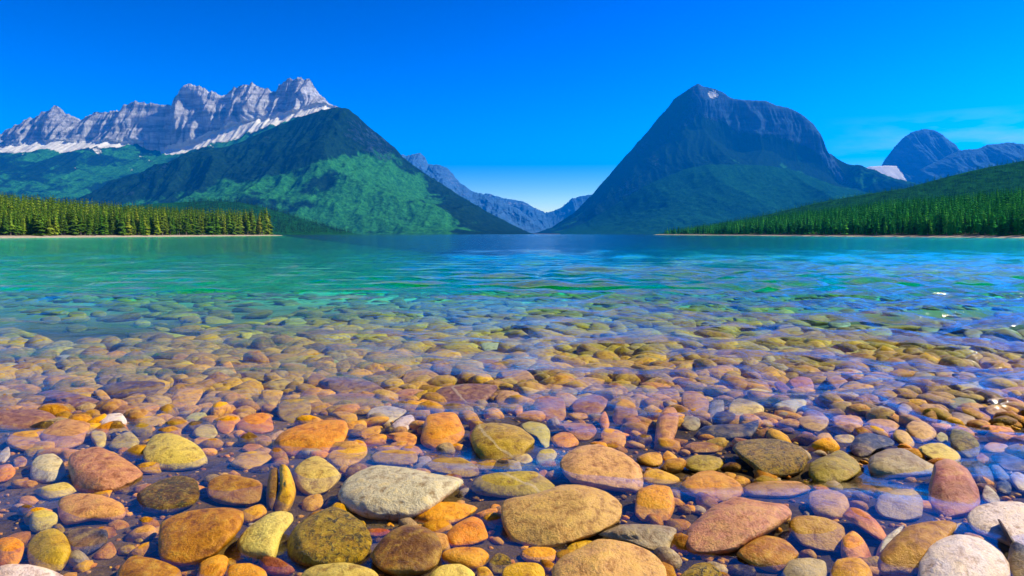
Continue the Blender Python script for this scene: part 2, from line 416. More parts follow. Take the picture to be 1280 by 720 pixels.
tan cream oval cobble;cream;plain;925,492 945,485 965,490 974,500 960,505 935,499
lilac grey blocky cobble;rose;plain;985,477 1000,470 1015,473 1018,485 1010,493 995,490
lilac grey leaning stone;mauve;plain;968,480 977,476 990,488 992,497 980,495
tan cobble with dark hollow;tan;speck;1032,472 1048,468 1062,478 1062,490 1050,494 1040,484
low pink tan stone;pink;plain;1018,497 1035,492 1050,497 1055,505 1035,508 1022,504
cream angular slab;cream;plain;965,508 985,500 1010,499 1005,510 985,519 975,516
grey stone standing out of the water;grey;strata;1137,480 1145,466 1160,465 1172,475 1165,482 1150,484
peach stone standing out of the water;pink;plain;1168,467 1180,459 1193,465 1195,475 1185,480 1175,476
small peach stone at the waterline;pink;plain;1193,470 1205,464 1215,470 1213,476 1197,477
pink humped stone standing out of the water;pink;plain;1222,455 1230,446 1245,447 1257,457 1250,466 1230,466
low mauve stone at the waterline;mauve;plain;1200,463 1213,457 1225,462 1222,469 1208,469
long wet mauve stone;mauve;plain;1095,482 1110,474 1150,483 1165,488 1140,492 1100,491
pale mauve slab;rose;plain;1238,491 1260,485 1280,483 1290,492 1265,497 1245,496
'''
# ---------------------------------------------------------------- camera, sun, sky
cam = bpy.data.cameras.new('camera'); camo = bpy.data.objects.new('camera', cam); COL.objects.link(camo)
camo.location = (0, 0, CAMZ); camo.rotation_euler = (math.pi / 2, 0, 0)
cam.sensor_width = 36; cam.lens = 36 * F / 1280; cam.shift_y = -(360 - HY) / 1280
cam.clip_start = 0.05; cam.clip_end = 80000
SC.camera = camo
sun = bpy.data.lights.new('sun', 'SUN'); sun.energy = 5.0; sun.angle = math.radians(0.53); sun.color = (1.0, 0.87, 0.62)
suno = bpy.data.objects.new('sun', sun); COL.objects.link(suno)
sd = Vector((math.sin(SUN_AZ) * math.cos(SUN_EL), math.cos(SUN_AZ) * math.cos(SUN_EL), math.sin(SUN_EL)))
suno.rotation_euler = sd.to_track_quat('Z', 'Y').to_euler(); suno.location = (0, 0, 50)

w = bpy.data.worlds.new('World'); SC.world = w; w.use_nodes = True
wt = w.node_tree; wt.nodes.clear()
def wn(t, **k):
    n = wt.nodes.new(t)
    for a, b in k.items(): setattr(n, a, b)
    return n
sky = wn('ShaderNodeTexSky', sky_type='NISHITA', sun_disc=False)
sky.sun_elevation = SUN_EL; sky.sun_rotation = SUN_AZ; sky.altitude = 1200; sky.air_density = 1.0; sky.dust_density = 0.0; sky.ozone_density = 6.0
hs = wn('ShaderNodeHueSaturation'); hs.inputs['Saturation'].default_value = 1.3; hs.inputs['Value'].default_value = 1.0
hs.inputs['Hue'].default_value = 0.503
bg = wn('ShaderNodeBackground'); bg.inputs['Strength'].default_value = 0.13
wo = wn('ShaderNodeOutputWorld')
# thin fair-weather wisps low over the far ranges, as part of the sky
tc = wn('ShaderNodeTexCoord'); sp = wn('ShaderNodeSeparateXYZ'); wt.links.new(tc.outputs['Generated'], sp.inputs[0])
mp = wn('ShaderNodeMapping'); mp.inputs['Scale'].default_value = (7, 7, 30); wt.links.new(tc.outputs['Generated'], mp.inputs[0])
nz = wn('ShaderNodeTexNoise'); nz.inputs['Scale'].default_value = 1.3; nz.inputs['Detail'].default_value = 6; wt.links.new(mp.outputs[0], nz.inputs['Vector'])
r1 = wn('ShaderNodeMapRange'); r1.inputs[1].default_value = 0.46; r1.inputs[2].default_value = 0.95; wt.links.new(nz.outputs[0], r1.inputs[0])
r2 = wn('ShaderNodeMapRange'); r2.inputs[1].default_value = 0.145; r2.inputs[2].default_value = 0.105; wt.links.new(sp.outputs[2], r2.inputs[0])
r3 = wn('ShaderNodeMapRange'); r3.inputs[1].default_value = 0.38; r3.inputs[2].default_value = 0.50; wt.links.new(sp.outputs[0], r3.inputs[0])
m1 = wn('ShaderNodeMath', operation='MULTIPLY'); wt.links.new(r1.outputs[0], m1.inputs[0]); wt.links.new(r2.outputs[0], m1.inputs[1])
m2 = wn('ShaderNodeMath', operation='MULTIPLY'); wt.links.new(m1.outputs[0], m2.inputs[0]); wt.links.new(r3.outputs[0], m2.inputs[1])
mx = wn('ShaderNodeMix', data_type='RGBA'); wt.links.new(m2.outputs[0], mx.inputs[0])
# deepen the clear mountain sky away from the horizon (contrast about a mid level)
SKG = 2.7
k1 = wn('ShaderNodeMix', data_type='RGBA', blend_type='MULTIPLY'); k1.inputs[0].default_value = 1; k1.inputs[7].default_value = (0.17, 0.150, 0.165, 1)
gm = wn('ShaderNodeGamma'); gm.inputs[1].default_value = SKG
k2 = wn('ShaderNodeMix', data_type='RGBA', blend_type='MULTIPLY'); k2.inputs[0].default_value = 1; k2.inputs[7].default_value = (21, 17.0, 9.0, 1)
wt.links.new(sky.outputs[0], k1.inputs[6]); wt.links.new(k1.outputs[2], gm.inputs[0]); wt.links.new(gm.outputs[0], k2.inputs[6])
wt.links.new(k2.outputs[2], hs.inputs['Color']); wt.links.new(hs.outputs[0], mx.inputs[6]); mx.inputs[7].default_value = (7, 8, 9, 1)
wt.links.new(mx.outputs[2], bg.inputs[0]); wt.links.new(bg.outputs[0], wo.inputs[0])

SC.view_settings.view_transform = 'Standard'; SC.view_settings.look = 'None'; SC.view_settings.gamma = 1
SC.view_settings.exposure = 0.74; SC.view_settings.use_curve_mapping = False
cy = SC.cycles
cy.use_denoising = True
try: cy.denoiser = 'OPENIMAGEDENOISE'
except Exception: pass
cy.max_bounces = 8; cy.transparent_max_bounces = 16; cy.volume_bounces = 0; cy.diffuse_bounces = 3; cy.glossy_bounces = 3
cy.caustics_reflective = False; cy.caustics_refractive = False
cy.sample_clamp_indirect = 6.0

# ---------------------------------------------------------------- lake bed and land
LA, LB = np.array([-192., 274.]), np.array([-212., 652.])
RA, RB = np.array([192., 274.]), np.array([262., 1371.])
def shore_in(x, y, side):
    """distance inland of the left / right shore line (positive on land)"""
    ys = [-400, 60, 150, 274, 652, 760, 900, 30000] if side < 0 else [-400, 60, 150, 274, 1371, 1500, 1700, 30000]
    xs = [150, 172, 182, 192, 204, 330, 3000, 30000] if side < 0 else [140, 165, 180, 192, 262, 420, 3000, 30000]
    X = np.interp(y, ys, xs)
    return (-x if side < 0 else x) - X
def bed(x, y):
    x = np.asarray(x, float); y = np.asarray(y, float)
    b = np.interp(y, [-60, -6, -1, 0.6, 2, 3.4, 6, 8.5, 12, 22, 32, 50, 85, 140, 300, 6000, 7200, 34000],
                     [4.0, 0.7, 0.12, -0.03, -0.045, -0.055, -0.095, -0.31, -0.62, -0.92, -1.3, -2.4, -7.5, -22, -45, -60, 4, 60])
    b = b + 0.035 * fbm(x * 0.35, y * 0.35, o=3, s=4) + np.clip(0.004 * np.abs(y), 0, 1) * vnoise(x * 0.03, y * 0.03, s=9)
    for side, k in ((-1, 0.10), (1, 0.12)):
        s = shore_in(x, y, side)
        land = 0.3 + 0.05 * np.minimum(s, 8) + (0.19 if side < 0 else 0.16) * np.clip(s - 8, 0, 400) * (np.interp(y, [274, 652], [1, .18]) if side < 0 else np.interp(y, [274, 1371], [0.95, .55]))
        shelf = np.where(s > 0, land, np.where(s > -3, 0.3 + s * 0.3, -0.6 + (s + 3) * 0.12))
        b = np.maximum(b, shelf)
    return b

def grid_uv(ys, us, off=10.0):
    Y = np.repeat(ys[:, None], len(us), 1)
    X = us[None, :] * (np.abs(Y) + off)
    nx = len(us); i = np.arange(len(ys) - 1)[:, None] * nx + np.arange(nx - 1)[None, :]
    Fq = np.stack([i, i + 1, i + 1 + nx, i + nx], -1).reshape(-1, 4)
    return X.ravel(), Y.ravel(), Fq

def geom(a, b, r):
    n = int(math.log(b / a) / math.log(r)); return a * r ** np.arange(n + 1)

ys = np.concatenate([np.linspace(-60, 1.4, 60), geom(1.5, 24000, 1.022), [26500.]])
us = np.linspace(-1.35, 1.35, 331)
gx, gy, gf = grid_uv(ys, us)
gz = bed(gx, gy)
near = np.clip(1 - gy / 60, 0, 1) * (gy > -3)
gz = gz + near * 0.02 * fbm(gx * 4, gy * 4, o=4, s=21)

t = NT('lake_bed_material')
pos = t.n('ShaderNodeNewGeometry').outputs['Position']
sepp = t.n('ShaderNodeSeparateXYZ'); t.set(sepp.inputs[0], pos)
vor = t.n('ShaderNodeTexVoronoi', Scale=11.0); t.set(vor.inputs['Vector'], pos)
n1 = t.noise(pos, 1.1, 6, 0.6); n2 = t.noise(pos, 30, 6, 0.7); n3 = t.noise(pos, 0.06, 4, 0.6, 0.6)
c = t.mix(t.ramp(n1, 0.35, 0.65), (0.05, 0.032, 0.010), (0.24, 0.14, 0.03))
rsd = t.ramp(t.math('ADD', sepp.outputs[0], t.math('MULTIPLY', n3, 1.5)), -1.2, 1.8)
c = t.mix(t.math('MULTIPLY', rsd, 0.75), c, (0.04, 0.03, 0.018))
c = t.mix(t.math('MULTIPLY', t.ramp(n2, 0.45, 0.3), 0.8), c, (0.05, 0.035, 0.02))
c = t.mix(t.math('MULTIPLY', t.ramp(n2, 0.58, 0.7), 0.35), c, (0.5, 0.36, 0.12))
# sandy pale lake floor further out, patchy
far = t.mix(t.ramp(n3, 0.38, 0.60), (0.58, 0.55, 0.20), (0.80, 0.77, 0.42))
c = t.mix(t.ramp(t.math('ADD', sepp.outputs[1], t.math('MULTIPLY', n3, 14.0)), 22, 40), c, far)
# above the water line: pale beach gravel, forest floor inland
landc = t.mix(t.ramp(t.noise(pos, 0.9, 5), 0.4, 0.6), (0.50, 0.42, 0.33), (0.36, 0.28, 0.20))
landc = t.mix(t.ramp(sepp.outputs[2], 0.65, 1.0), landc, (0.035, 0.05, 0.015))
c = t.mix(t.ramp(sepp.outputs[2], -0.02, 0.05), c, landc)
bh = t.math('ADD', t.math('MULTIPLY', vor.outputs['Distance'], 0.6), n2)
bp = t.n('ShaderNodeBump', Strength=0.8, Distance=0.03, Height=bh)
b = t.n('ShaderNodeBsdfPrincipled', Base__Color=c, Roughness=0.8, Normal=bp.outputs[0])
b.inputs['Specular IOR Level'].default_value = 0.05
t.t.links.new(b.outputs[0], t.out.inputs[0])
ground = mesh_obj('lake_bed', np.stack([gx, gy, gz], 1), gf, t.m); tag(ground, kind='structure')

# ---------------------------------------------------------------- stones
def smooth_loop(P, n=96):
    P = np.array(P, float); m = len(P); out = []
    k = max(3, n // m)
    for i in range(m):
        a, b_, c_, d = P[i - 1], P[i], P[(i + 1) % m], P[(i + 2) % m]
        for j in range(k):
            s = j / k
            cr = 0.5 * ((2 * b_) + (-a + c_) * s + (2 * a - 5 * b_ + 4 * c_ - d) * s * s + (-a + 3 * b_ - 3 * c_ + d) * s ** 3)
            out.append(0.62 * cr + 0.38 * (b_ * (1 - s) + c_ * s))
    return np.array(out)

def stone_geo(P, sub, rs, puff=1.0):
    """vertices (for depth D=1) of a stone whose outline seen from the shore is polygon P (photo pixels)"""
    L = smooth_loop(P)
    c = (L.max(0) + L.min(0)) / 2 * 0.4 + L.mean(0) * 0.6
    q = L - c; th = np.arctan2(-q[:, 1], q[:, 0]); r = np.hypot(q[:, 0], q[:, 1])
    o = np.argsort(th); th, r = th[o], r[o]
    d, fa = ICO[sub]
    T = np.arctan2(d[:, 1], d[:, 0]); rho = np.hypot(d[:, 0], d[:, 1])
    Rr = np.interp(T, np.r_[th[-1] - 2 * np.pi, th, th[0] + 2 * np.pi], np.r_[r[-1], r, r[0]])
    rm = r.mean()
    k = np.clip(rho, 0, 1)
    Rr = rm * 0.9 * (1 - k ** 3) + Rr * k ** 3 if False else Rr
    rr = Rr * rho ** 0.86
    u = rr * np.cos(T) / F; v = rr * np.sin(T) / F
    hw = (L[:, 0].max() - L[:, 0].min()) / 2 / F; hh = (L[:, 1].max() - L[:, 1].min()) / 2 / F
    th_ = (0.75 * hh + 0.14 * hw) * puff
    wv = th_ * np.sign(d[:, 2]) * np.abs(d[:, 2]) ** 0.9
    # worn facets: shave with a few random planes
    pts = np.stack([u, v, wv], 1)
    sc = np.array([hw, hh, th_])
    for _ in range(11):
        n = rs.normal(size=3); n /= np.linalg.norm(n); n[2] = abs(n[2]) * 1.2
        n /= np.linalg.norm(n)
        e = (pts / sc) @ n; lim = rs.uniform(0.58, 0.92)
        over = np.maximum(e - lim, 0)
        pts = pts - (over * 0.85)[:, None] * n[None, :] * sc * np.array([0.15, 0.15, 1.0])
    s0 = rs.randint(1000); m = 1.0 / max(hw, hh)
    nn = fbm(pts[:, 0] * m * 1.1 + s0, pts[:, 1] * m * 1.1, pts[:, 2] * m * 1.1, o=4, s=s0)
    pts = pts * (1 + 0.055 * nn)[:, None]
    al = math.atan2((c[1] - HY), F)
    ca, sa = math.cos(al), math.sin(al)
    kk = min(1.9, max(0.9, 0.5 * ca / sa))
    # world: u -> X ; v -> (0,sa,ca) ; w -> toward the camera (0,-ca,sa); lean back along the view
    dist = pts[:, 2] - kk * pts[:, 1]
    X = pts[:, 0] + dist * (-(c[0] - CX) / F) * 0.9
    V = np.stack([X, pts[:, 1] * sa - dist * ca, pts[:, 1] * ca + dist * sa], 1)
    return V, fa, c

def place_stone(P, sub, rs, lift=0.0):
    V, fa, c = stone_geo(P, sub, rs)
    zl = -V[:, 2].min() * 0.86
    sl = (c[1] - HY) / F; xk = (c[0] - CX) / F
    D = 4.0
    for _ in range(14):
        bz = float(bed(np.array([xk * D]), np.array([D]))[0]) + lift
        D = D * 0.5 + 0.5 * (CAMZ - bz) / (sl + zl)
    return V * D, fa, (xk * D, D, CAMZ - sl * D), c, D

CATV = {}
def size_word(P):
    P = np.array(P); a = (P[:, 0].max() - P[:, 0].min()) * (P[:, 1].max() - P[:, 1].min())
    return a
CAT = []
for ln in CATALOG.strip().split('\n'):
    dsc, cc, mt, pp = ln.split(';')
    P = [tuple(float(q) for q in s.split(',')) for s in pp.split()]
    CAT.append([dsc, cc, mt, P])
# further stones filling the shallows behind them
rs = np.random.RandomState(5)
boxes = [(min(p[0] for p in c_[3]), min(p[1] for p in c_[3]), max(p[0] for p in c_[3]), max(p[1] for p in c_[3])) for c_ in CAT]
ADJ = {'tan': 'tan', 'ochre': 'ochre', 'sand': 'sandy', 'yellow': 'yellow', 'olive': 'olive', 'cream': 'cream', 'rose': 'dusty rose', 'mauve': 'mauve', 'grey': 'grey', 'pink': 'pinkish', 'green': 'pale green', 'rust': 'rusty', 'slate': 'slate'}
auto = 0; tries = 0
while auto < 76 and tries < 20000:
    tries += 1
    y = rs.uniform(0, 1) ** 0.8 * 170 + 392; x = rs.uniform(-10, 1290)
    s = (y - HY) / 200.0
    wpx = rs.uniform(30, 58) * (0.45 + 0.5 * s); hpx = wpx * rs.uniform(0.26, 0.42)
    bb = (x - wpx / 2, y - hpx / 2, x + wpx / 2, y + hpx / 2)
    if any(bb[0] < q[2] - 3 and bb[2] > q[0] + 3 and bb[1] < q[3] - 2 and bb[3] > q[1] + 2 for q in boxes): continue
    boxes.append(bb)
    n = rs.randint(6, 9); P = []
    a0 = rs.uniform(0, 6.28)
    for i in range(n):
        a = -(i / n * 6.283 + rs.uniform(-.25, .25)) + a0
        P.append((x + wpx / 2 * math.cos(a) * rs.uniform(.85, 1.05), y + hpx / 2 * math.sin(a) * rs.uniform(.85, 1.05)))
    if y < 450 and x < 980: cc = rs.choice(['ochre', 'yellow', 'sand', 'olive', 'tan', 'olive', 'cream'])
    elif x > 900: cc = rs.choice(['pink', 'grey', 'tan', 'rose', 'mauve', 'cream', 'sand'])
    elif x > 430: cc = rs.choice(['tan', 'rose', 'cream', 'olive', 'sand', 'grey', 'ochre'])
    else: cc = rs.choice(['ochre', 'sand', 'yellow', 'pink', 'cream', 'olive'])
    shp = 'long flat' if wpx > 3.2 * hpx else ('flat' if wpx > 2.8 * hpx else 'rounded')
    CAT.append([('mid-sized ' if wpx > 42 else 'small ') + shp + ' ' + ADJ[cc] + ' stone', cc, rs.choice(['plain', 'plain', 'speck', 'plain', 'strata']), P])
    auto += 1

# labels: how a stone looks plus what lies around it, one label each
cen = [np.mean(c_[3], 0) for c_ in CAT]
siz = [math.sqrt(size_word(c_[3])) for c_ in CAT]
descs = [c_[0] for c_ in CAT]
from collections import Counter
cnt = Counter(descs)
def rel(i, j):
    dx, dy = cen[i] - cen[j]
    if abs(dx) > 1.3 * abs(dy): return 'right of' if dx > 0 else 'left of'
    return 'in front of' if dy > 0 else 'behind'
used = set()
LAB = []
for i in range(len(CAT)):
    # neighbours, preferring large stones whose own description is unique
    nb = sorted((j for j in range(len(CAT)) if j != i and cnt[descs[j]] == 1 and j < 223), key=lambda j: np.hypot(*(cen[i] - cen[j])) / (siz[j] ** 0.5))
    nb = nb[:8]
    k = 'submerged ' if i >= 223 else ''
    cand = []
    for j in nb: cand.append(f"{descs[i]} {rel(i, j)} the {descs[j]}")
    ok = None
    for s_ in cand:
        if s_ not in used and len(s_.split()) <= 16 and s_.split()[-1] != 'orange': ok = s_; break
    used.add(ok); LAB.append(ok)

def hexcol(cc, rs, j=0.10):
    c = np.array(CC[cc], float) + rs.uniform(-j, j) * 90 + rs.uniform(-7, 7, 3)
    c = np.clip(c, 8, 245)
    return (*srgb(*c), 1.0)
stone_parts = []
for i, (dsc, cc, mt, P) in enumerate(CAT):
    rs = np.random.RandomState(100 + i)
    a = siz[i]
    sub = 5 if a > 75 else (4 if a > 34 else 3)
    V, fa, loc, c, D = place_stone(P, sub, rs)
    # edges of the same drawn outline are worn in relief as well
    s0 = i * 3.7
    nn = fbm(V[:, 0] * 26 + s0, V[:, 1] * 26, V[:, 2] * 26, o=4, s=i)
    ln_ = np.linalg.norm(V, axis=1).mean()
    V = V * (1 + 0.028 * nn)[:, None]
    nm = 'boulder' if a > 75 else ('stone' if a > 30 else 'pebble')
    o = mesh_obj(nm, V, fa, SM[mt]); o.location = loc
    o.color = hexcol(cc, rs)
    tag(o, LAB[i], nm, 'stones lying in the lake shallows')
    if dsc == 'pinkish white domed boulder':
        WV = V + np.array(loc); pxx = CX + WV[:, 0] / WV[:, 1] * F; pyy = HY - (WV[:, 2] - CAMZ) / WV[:, 1] * F
        STICK_D = float(WV[np.hypot(pxx - 1258, pyy - 656) < 14][:, 1].min()) - 0.05
    stone_parts.append((loc[0], loc[1], a / F * D / 2))

# the dark pointed stick leaning on the white boulder
P = [(1250, 641), (1254, 650), (1262, 668), (1271, 690), (1263, 690), (1256, 668), (1251, 652)]
V, fa, c = stone_geo(P, 3, np.random.RandomState(3), 1.2)
D = STICK_D
mt = NT('wet_wood'); g_ = mt.n('ShaderNodeTexCoord').outputs['Object']
nw = mt.noise(mt.mapping(g_, (40, 40, 8)), 3, 5)
bw = mt.n('ShaderNodeBsdfPrincipled', Base__Color=mt.mix(nw, (0.03, 0.015, 0.008), (0.16, 0.09, 0.05)), Roughness=0.6); mt.t.links.new(bw.outputs[0], mt.out.inputs[0])
o = mesh_obj('driftwood_stick', V * D, fa, mt.m); o.location = at(c[0], c[1], D)
tag(o, 'thin dark pointed stick leaning on the pinkish white domed boulder', 'stick')

# ---------------------------------------------------------------- countless small bed stones
def scatter_stones(name, n, ymin, ymax, size, sub, seed, label, pal, upow=1.0, sink=0.35, smin=0.5, smax=1.6, flat=1.0, thin=False):
    rs = np.random.RandomState(seed)
    base, fa = ICO[sub]
    y = ymin * (ymax / ymin) ** (rs.uniform(0, 1, n) ** upow)
    x = rs.uniform(-1, 1, n) * 0.86 * (y + 1.5)
    # leave the ground under the larger stones free
    SP = np.array(stone_parts)
    keep = np.ones(n, bool)
    for k in range(n):
        q = np.hypot((SP[:, 0] - x[k]) / 1.25, (SP[:, 1] - y[k]) / 1.1)
        if (q < SP[:, 2] + 0.35 * size(y[k])).any(): keep[k] = False
    x, y = x[keep], y[keep]; n = len(x)
    if name == 'cobbles':   # sparser between the big stones close to the shore
        keep = rs.uniform(0, 1, n) < np.clip((y - 1.5) / 5.0, 0.55, 1)
        x, y = x[keep], y[keep]; n = len(x)
    if thin:   # patchier with distance
        keep = rs.uniform(0, 1, n) < np.clip(1.2 - (y - 18) / 42, 0.12, 1) * np.clip(1.0 + 1.8 * fbm(x * .09, y * .05, o=3, s=6), 0.1, 1.3)
        x, y = x[keep], y[keep]; n = len(x)
    sz = size(y) * rs.uniform(smin, smax, n)
    variants = []
    for k in range(12):
        v = base.copy()
        for _ in range(8):
            nv = rs.normal(size=3); nv /= np.linalg.norm(nv); e = v @ nv; lim = rs.uniform(.55, .85)
            v = v - (np.maximum(e - lim, 0) * 0.9)[:, None] * nv
        v = v * (1 + 0.12 * vnoise(v[:, 0] * 1.3 + k * 9, v[:, 1] * 1.3, v[:, 2] * 1.3))[:, None]
        variants.append(v)
    variants = np.array(variants)
    vi = rs.randint(0, 12, n); ang = rs.uniform(0, 6.283, n)
    v = variants[vi]                       # n, m, 3
    s3 = np.stack([sz, sz * rs.uniform(.6, .9, n), sz * rs.uniform(.38, .62, n) * flat * (np.clip(1.25 - y / 50, .35, 1) if thin else 1)], 1)
    v = v * s3[:, None, :]
    ca, sa = np.cos(ang)[:, None], np.sin(ang)[:, None]
    tl = rs.uniform(-.25, .25, n)[:, None]
    X = v[..., 0] * ca - v[..., 1] * sa; Y = v[..., 0] * sa + v[..., 1] * ca
    Z = v[..., 2] + X * tl
    z = bed(x, y) + s3[:, 2] * (1 - 2 * sink) 
    V = np.stack([X + x[:, None], Y + y[:, None], Z + z[:, None]], -1).reshape(-1, 3)
    m = base.shape[0]
    Fa = (fa[None] + (np.arange(n) * m)[:, None, None]).reshape(-1, 3)
    o = mesh_obj(name, V, Fa, SM_BED)
    cols = np.array([srgb(*CC[p]) for p in pal])[rs.randint(0, len(pal), n)] * rs.uniform(.7, 1.15, (n, 1))
    # the stones further out are coated golden brown
    gold = np.array([srgb(232, 180, 10), srgb(206, 164, 30), srgb(184, 132, 10)])[rs.randint(0, 3, n)]
    kf = np.clip((y - 5.5) / 3.5, 0, 0.55)[:, None]
    cols = cols * (1 - kf) + gold * kf * rs.uniform(.7, 1.2, (n, 1))
    set_attr(o, 'tint', np.repeat(cols, m, 0))
    tag(o, label, 'stones', kind='stuff')
    return o
WARM = ['tan', 'ochre', 'ochre', 'rust', 'sand', 'olive', 'brown', 'brown', 'yellow', 'orange', 'dark', 'sand', 'grey', 'rust']
scatter_stones('gravel', 6500, 2.6, 8.0, lambda y: 0.020 + 0 * y, 1, 31, 'fine brown gravel packed between the stones of the lake bed', WARM, smin=.5, smax=1.7)
scatter_stones('cobbles', 5400, 2.6, 14.0, lambda y: 0.066 + 0.026 * np.clip(y - 4.5, 0, 8), 2, 32, 'countless small cobbles filling the gaps on the lake bed', WARM, smin=.5, smax=1.5)
scatter_stones('distant_stones', 8500, 10.0, 72.0, lambda y: 0.33 + 0.004 * (y - 10), 2, 33, 'countless yellowish stones on the lake bed fading into green water',
               ['ochre', 'yellow', 'olive', 'sand', 'tan', 'cream', 'ochre', 'yellow', 'brown', 'rust'], upow=0.8, smin=.45, smax=1.6, flat=0.6, thin=True)

# ---------------------------------------------------------------- water
ys = np.concatenate([np.linspace(-40, -0.2, 40), np.linspace(0, 2.4, 30), geom(2.5, 15000, 1.0115)])
us = np.linspace(-1.3, 1.3, 420)
wx, wy, wf = grid_uv(ys, us, 6.0)
rs = np.random.RandomState(77)
H = np.zeros_like(wx)
dyl = np.maximum(np.abs(wy) * 0.0115, 0.08)
wob = fbm(wx * 0.12, wy * 0.12, o=2, s=3)
rt = np.clip((wx / (np.abs(wy) + 4) + 0.25) / 0.7, 0, 1)
for k in range(46):
    lam = 0.26 * (11 ** (k / 45.0))           # 0.26 .. 2.9 m
    a = math.radians(rs.normal(-102, 34))      # travelling toward the shore, crests roughly left-right
    kx, ky = math.cos(a) / lam, math.sin(a) / lam
    amp = lam * 0.0085 * (0.6 if lam < 1 else 1.0)
    fade = np.clip((lam / (dyl * 2.6)) - 1, 0, 1) * np.clip(wy / 4 - 0.75, 0.10, 1) * (0.6 + 1.2 * rt)
    H += amp * fade * np.sin(2 * np.pi * (wx * kx + wy * ky) + rs.uniform(0, 6.28) + 1.6 * wob)
# long low swells coming in from the right, steeper there
sw = np.clip((wx / (np.abs(wy) + 4) + 0.10) / 0.35, 0, 1) * np.clip((wy - 3.5) / 2.5, 0, 1) * np.clip((40 - wy) / 20, 0, 1)
ph = (wy - 0.30 * wx) / 1.75 + 0.55 * wob
H += 0.075 * sw * (np.exp(np.cos(2 * np.pi * ph) * 1.6 - 1.6) - 0.3)
ncol, nrow = len(us), len(ys)
V = np.stack([wx, wy, H], 1)
ring = np.concatenate([np.arange(ncol), np.arange(1, nrow) * ncol + ncol - 1, (nrow - 1) * ncol + np.arange(ncol - 2, -1, -1), np.arange(nrow - 2, 0, -1) * ncol])
Vb = V[ring].copy(); Vb[:, 2] = -140.0
nb0 = len(V); m = len(ring)
faces = [tuple(f) for f in wf.tolist()]
for i in range(m):
    j = (i + 1) % m
    faces.append((int(ring[j]), int(ring[i]), nb0 + i, nb0 + j))
faces.append(tuple(nb0 + i for i in range(m - 1, -1, -1)))
t = NT('water_material')
geo = t.n('ShaderNodeNewGeometry'); pos = geo.outputs['Position']
a1 = t.noise(t.mapping(pos, (1.1, 1.2, 1), (0, 0, 0.15)), 4.6, 5, 0.65, 0.5)
a2 = t.noise(t.mapping(pos, (1.2, 0.85, 1), (0, 0, -0.1)), 1.0, 4, 0.6, 0.3)
a3 = t.noise(t.mapping(pos, (1.2, 0.4, 1), (0, 0, 0.05)), 0.38, 6, 0.65, 0.3)
sy = t.n('ShaderNodeSeparateXYZ'); t.set(sy.inputs[0], pos)
nearw = t.ramp(sy.outputs[1], 4.2, 8.5)
hh = t.math('ADD', t.math('MULTIPLY', a1, t.math('ADD', 0.005, t.math('MULTIPLY', nearw, 0.016))), t.math('MULTIPLY', a2, t.math('ADD', 0.008, t.math('MULTIPLY', nearw, 0.09))))
hh = t.math('ADD', hh, t.math('MULTIPLY', a3, t.math('MULTIPLY', t.ramp(sy.outputs[1], 8.0, 30.0), 0.42)))
bp = t.n('ShaderNodeBump', Strength=1.0, Distance=1.0, Height=hh)
dt = t.t.nodes.new('ShaderNodeVectorMath'); dt.operation = 'DOT_PRODUCT'
t.set(dt.inputs[0], bp.outputs[0]); t.set(dt.inputs[1], geo.outputs['Incoming'])
ct = t.math('ABSOLUTE', dt.outputs['Value'])
n2 = 1.333 ** 2
s2 = t.math('SUBTRACT', 1.0, t.math('MULTIPLY', ct, ct))
sq = t.math('SQRT', t.math('SUBTRACT', n2, s2)); nc = t.math('MULTIPLY', ct, n2)
rp_ = t.math('DIVIDE', t.math('SUBTRACT', nc, sq), t.math('ADD', nc, sq)); Rp = t.math('MULTIPLY', rp_, rp_)
rs_ = t.math('DIVIDE', t.math('SUBTRACT', ct, sq), t.math('ADD', ct, sq)); Rs = t.math('MULTIPLY', rs_, rs_)
fr = t.math('MULTIPLY', 1.0, t.math('ADD', t.math('MULTIPLY', Rp, 0.38), t.math('MULTIPLY', Rs, 0.62)))
tr = t.n('ShaderNodeBsdfTransparent', Color=(1, 1, 1))
gl = t.n('ShaderNodeBsdfGlossy', Color=(1, 1, 1), Roughness=0.06, Normal=bp.outputs[0])
ms = t.n('ShaderNodeMixShader'); t.set(ms.inputs[0], fr); t.t.links.new(tr.outputs[0], ms.inputs[1]); t.t.links.new(gl.outputs[0], ms.inputs[2])
t.t.links.new(ms.outputs[0], t.out.inputs[0])
va = t.n('ShaderNodeVolumeAbsorption', Color=WATER_COL, Density=WATER_DEN)
t.t.links.new(va.outputs[0], t.out.inputs['Volume'])
me = bpy.data.meshes.new('water'); me.from_pydata(np.concatenate([V, Vb]).tolist(), [], faces)
me.polygons.foreach_set('use_smooth', np.r_[np.ones(len(wf), bool), np.zeros(m + 1, bool)])
me.materials.append(t.m); me.update()
wo_ = bpy.data.objects.new('water', me); COL.objects.link(wo_); tag(wo_, kind='structure')

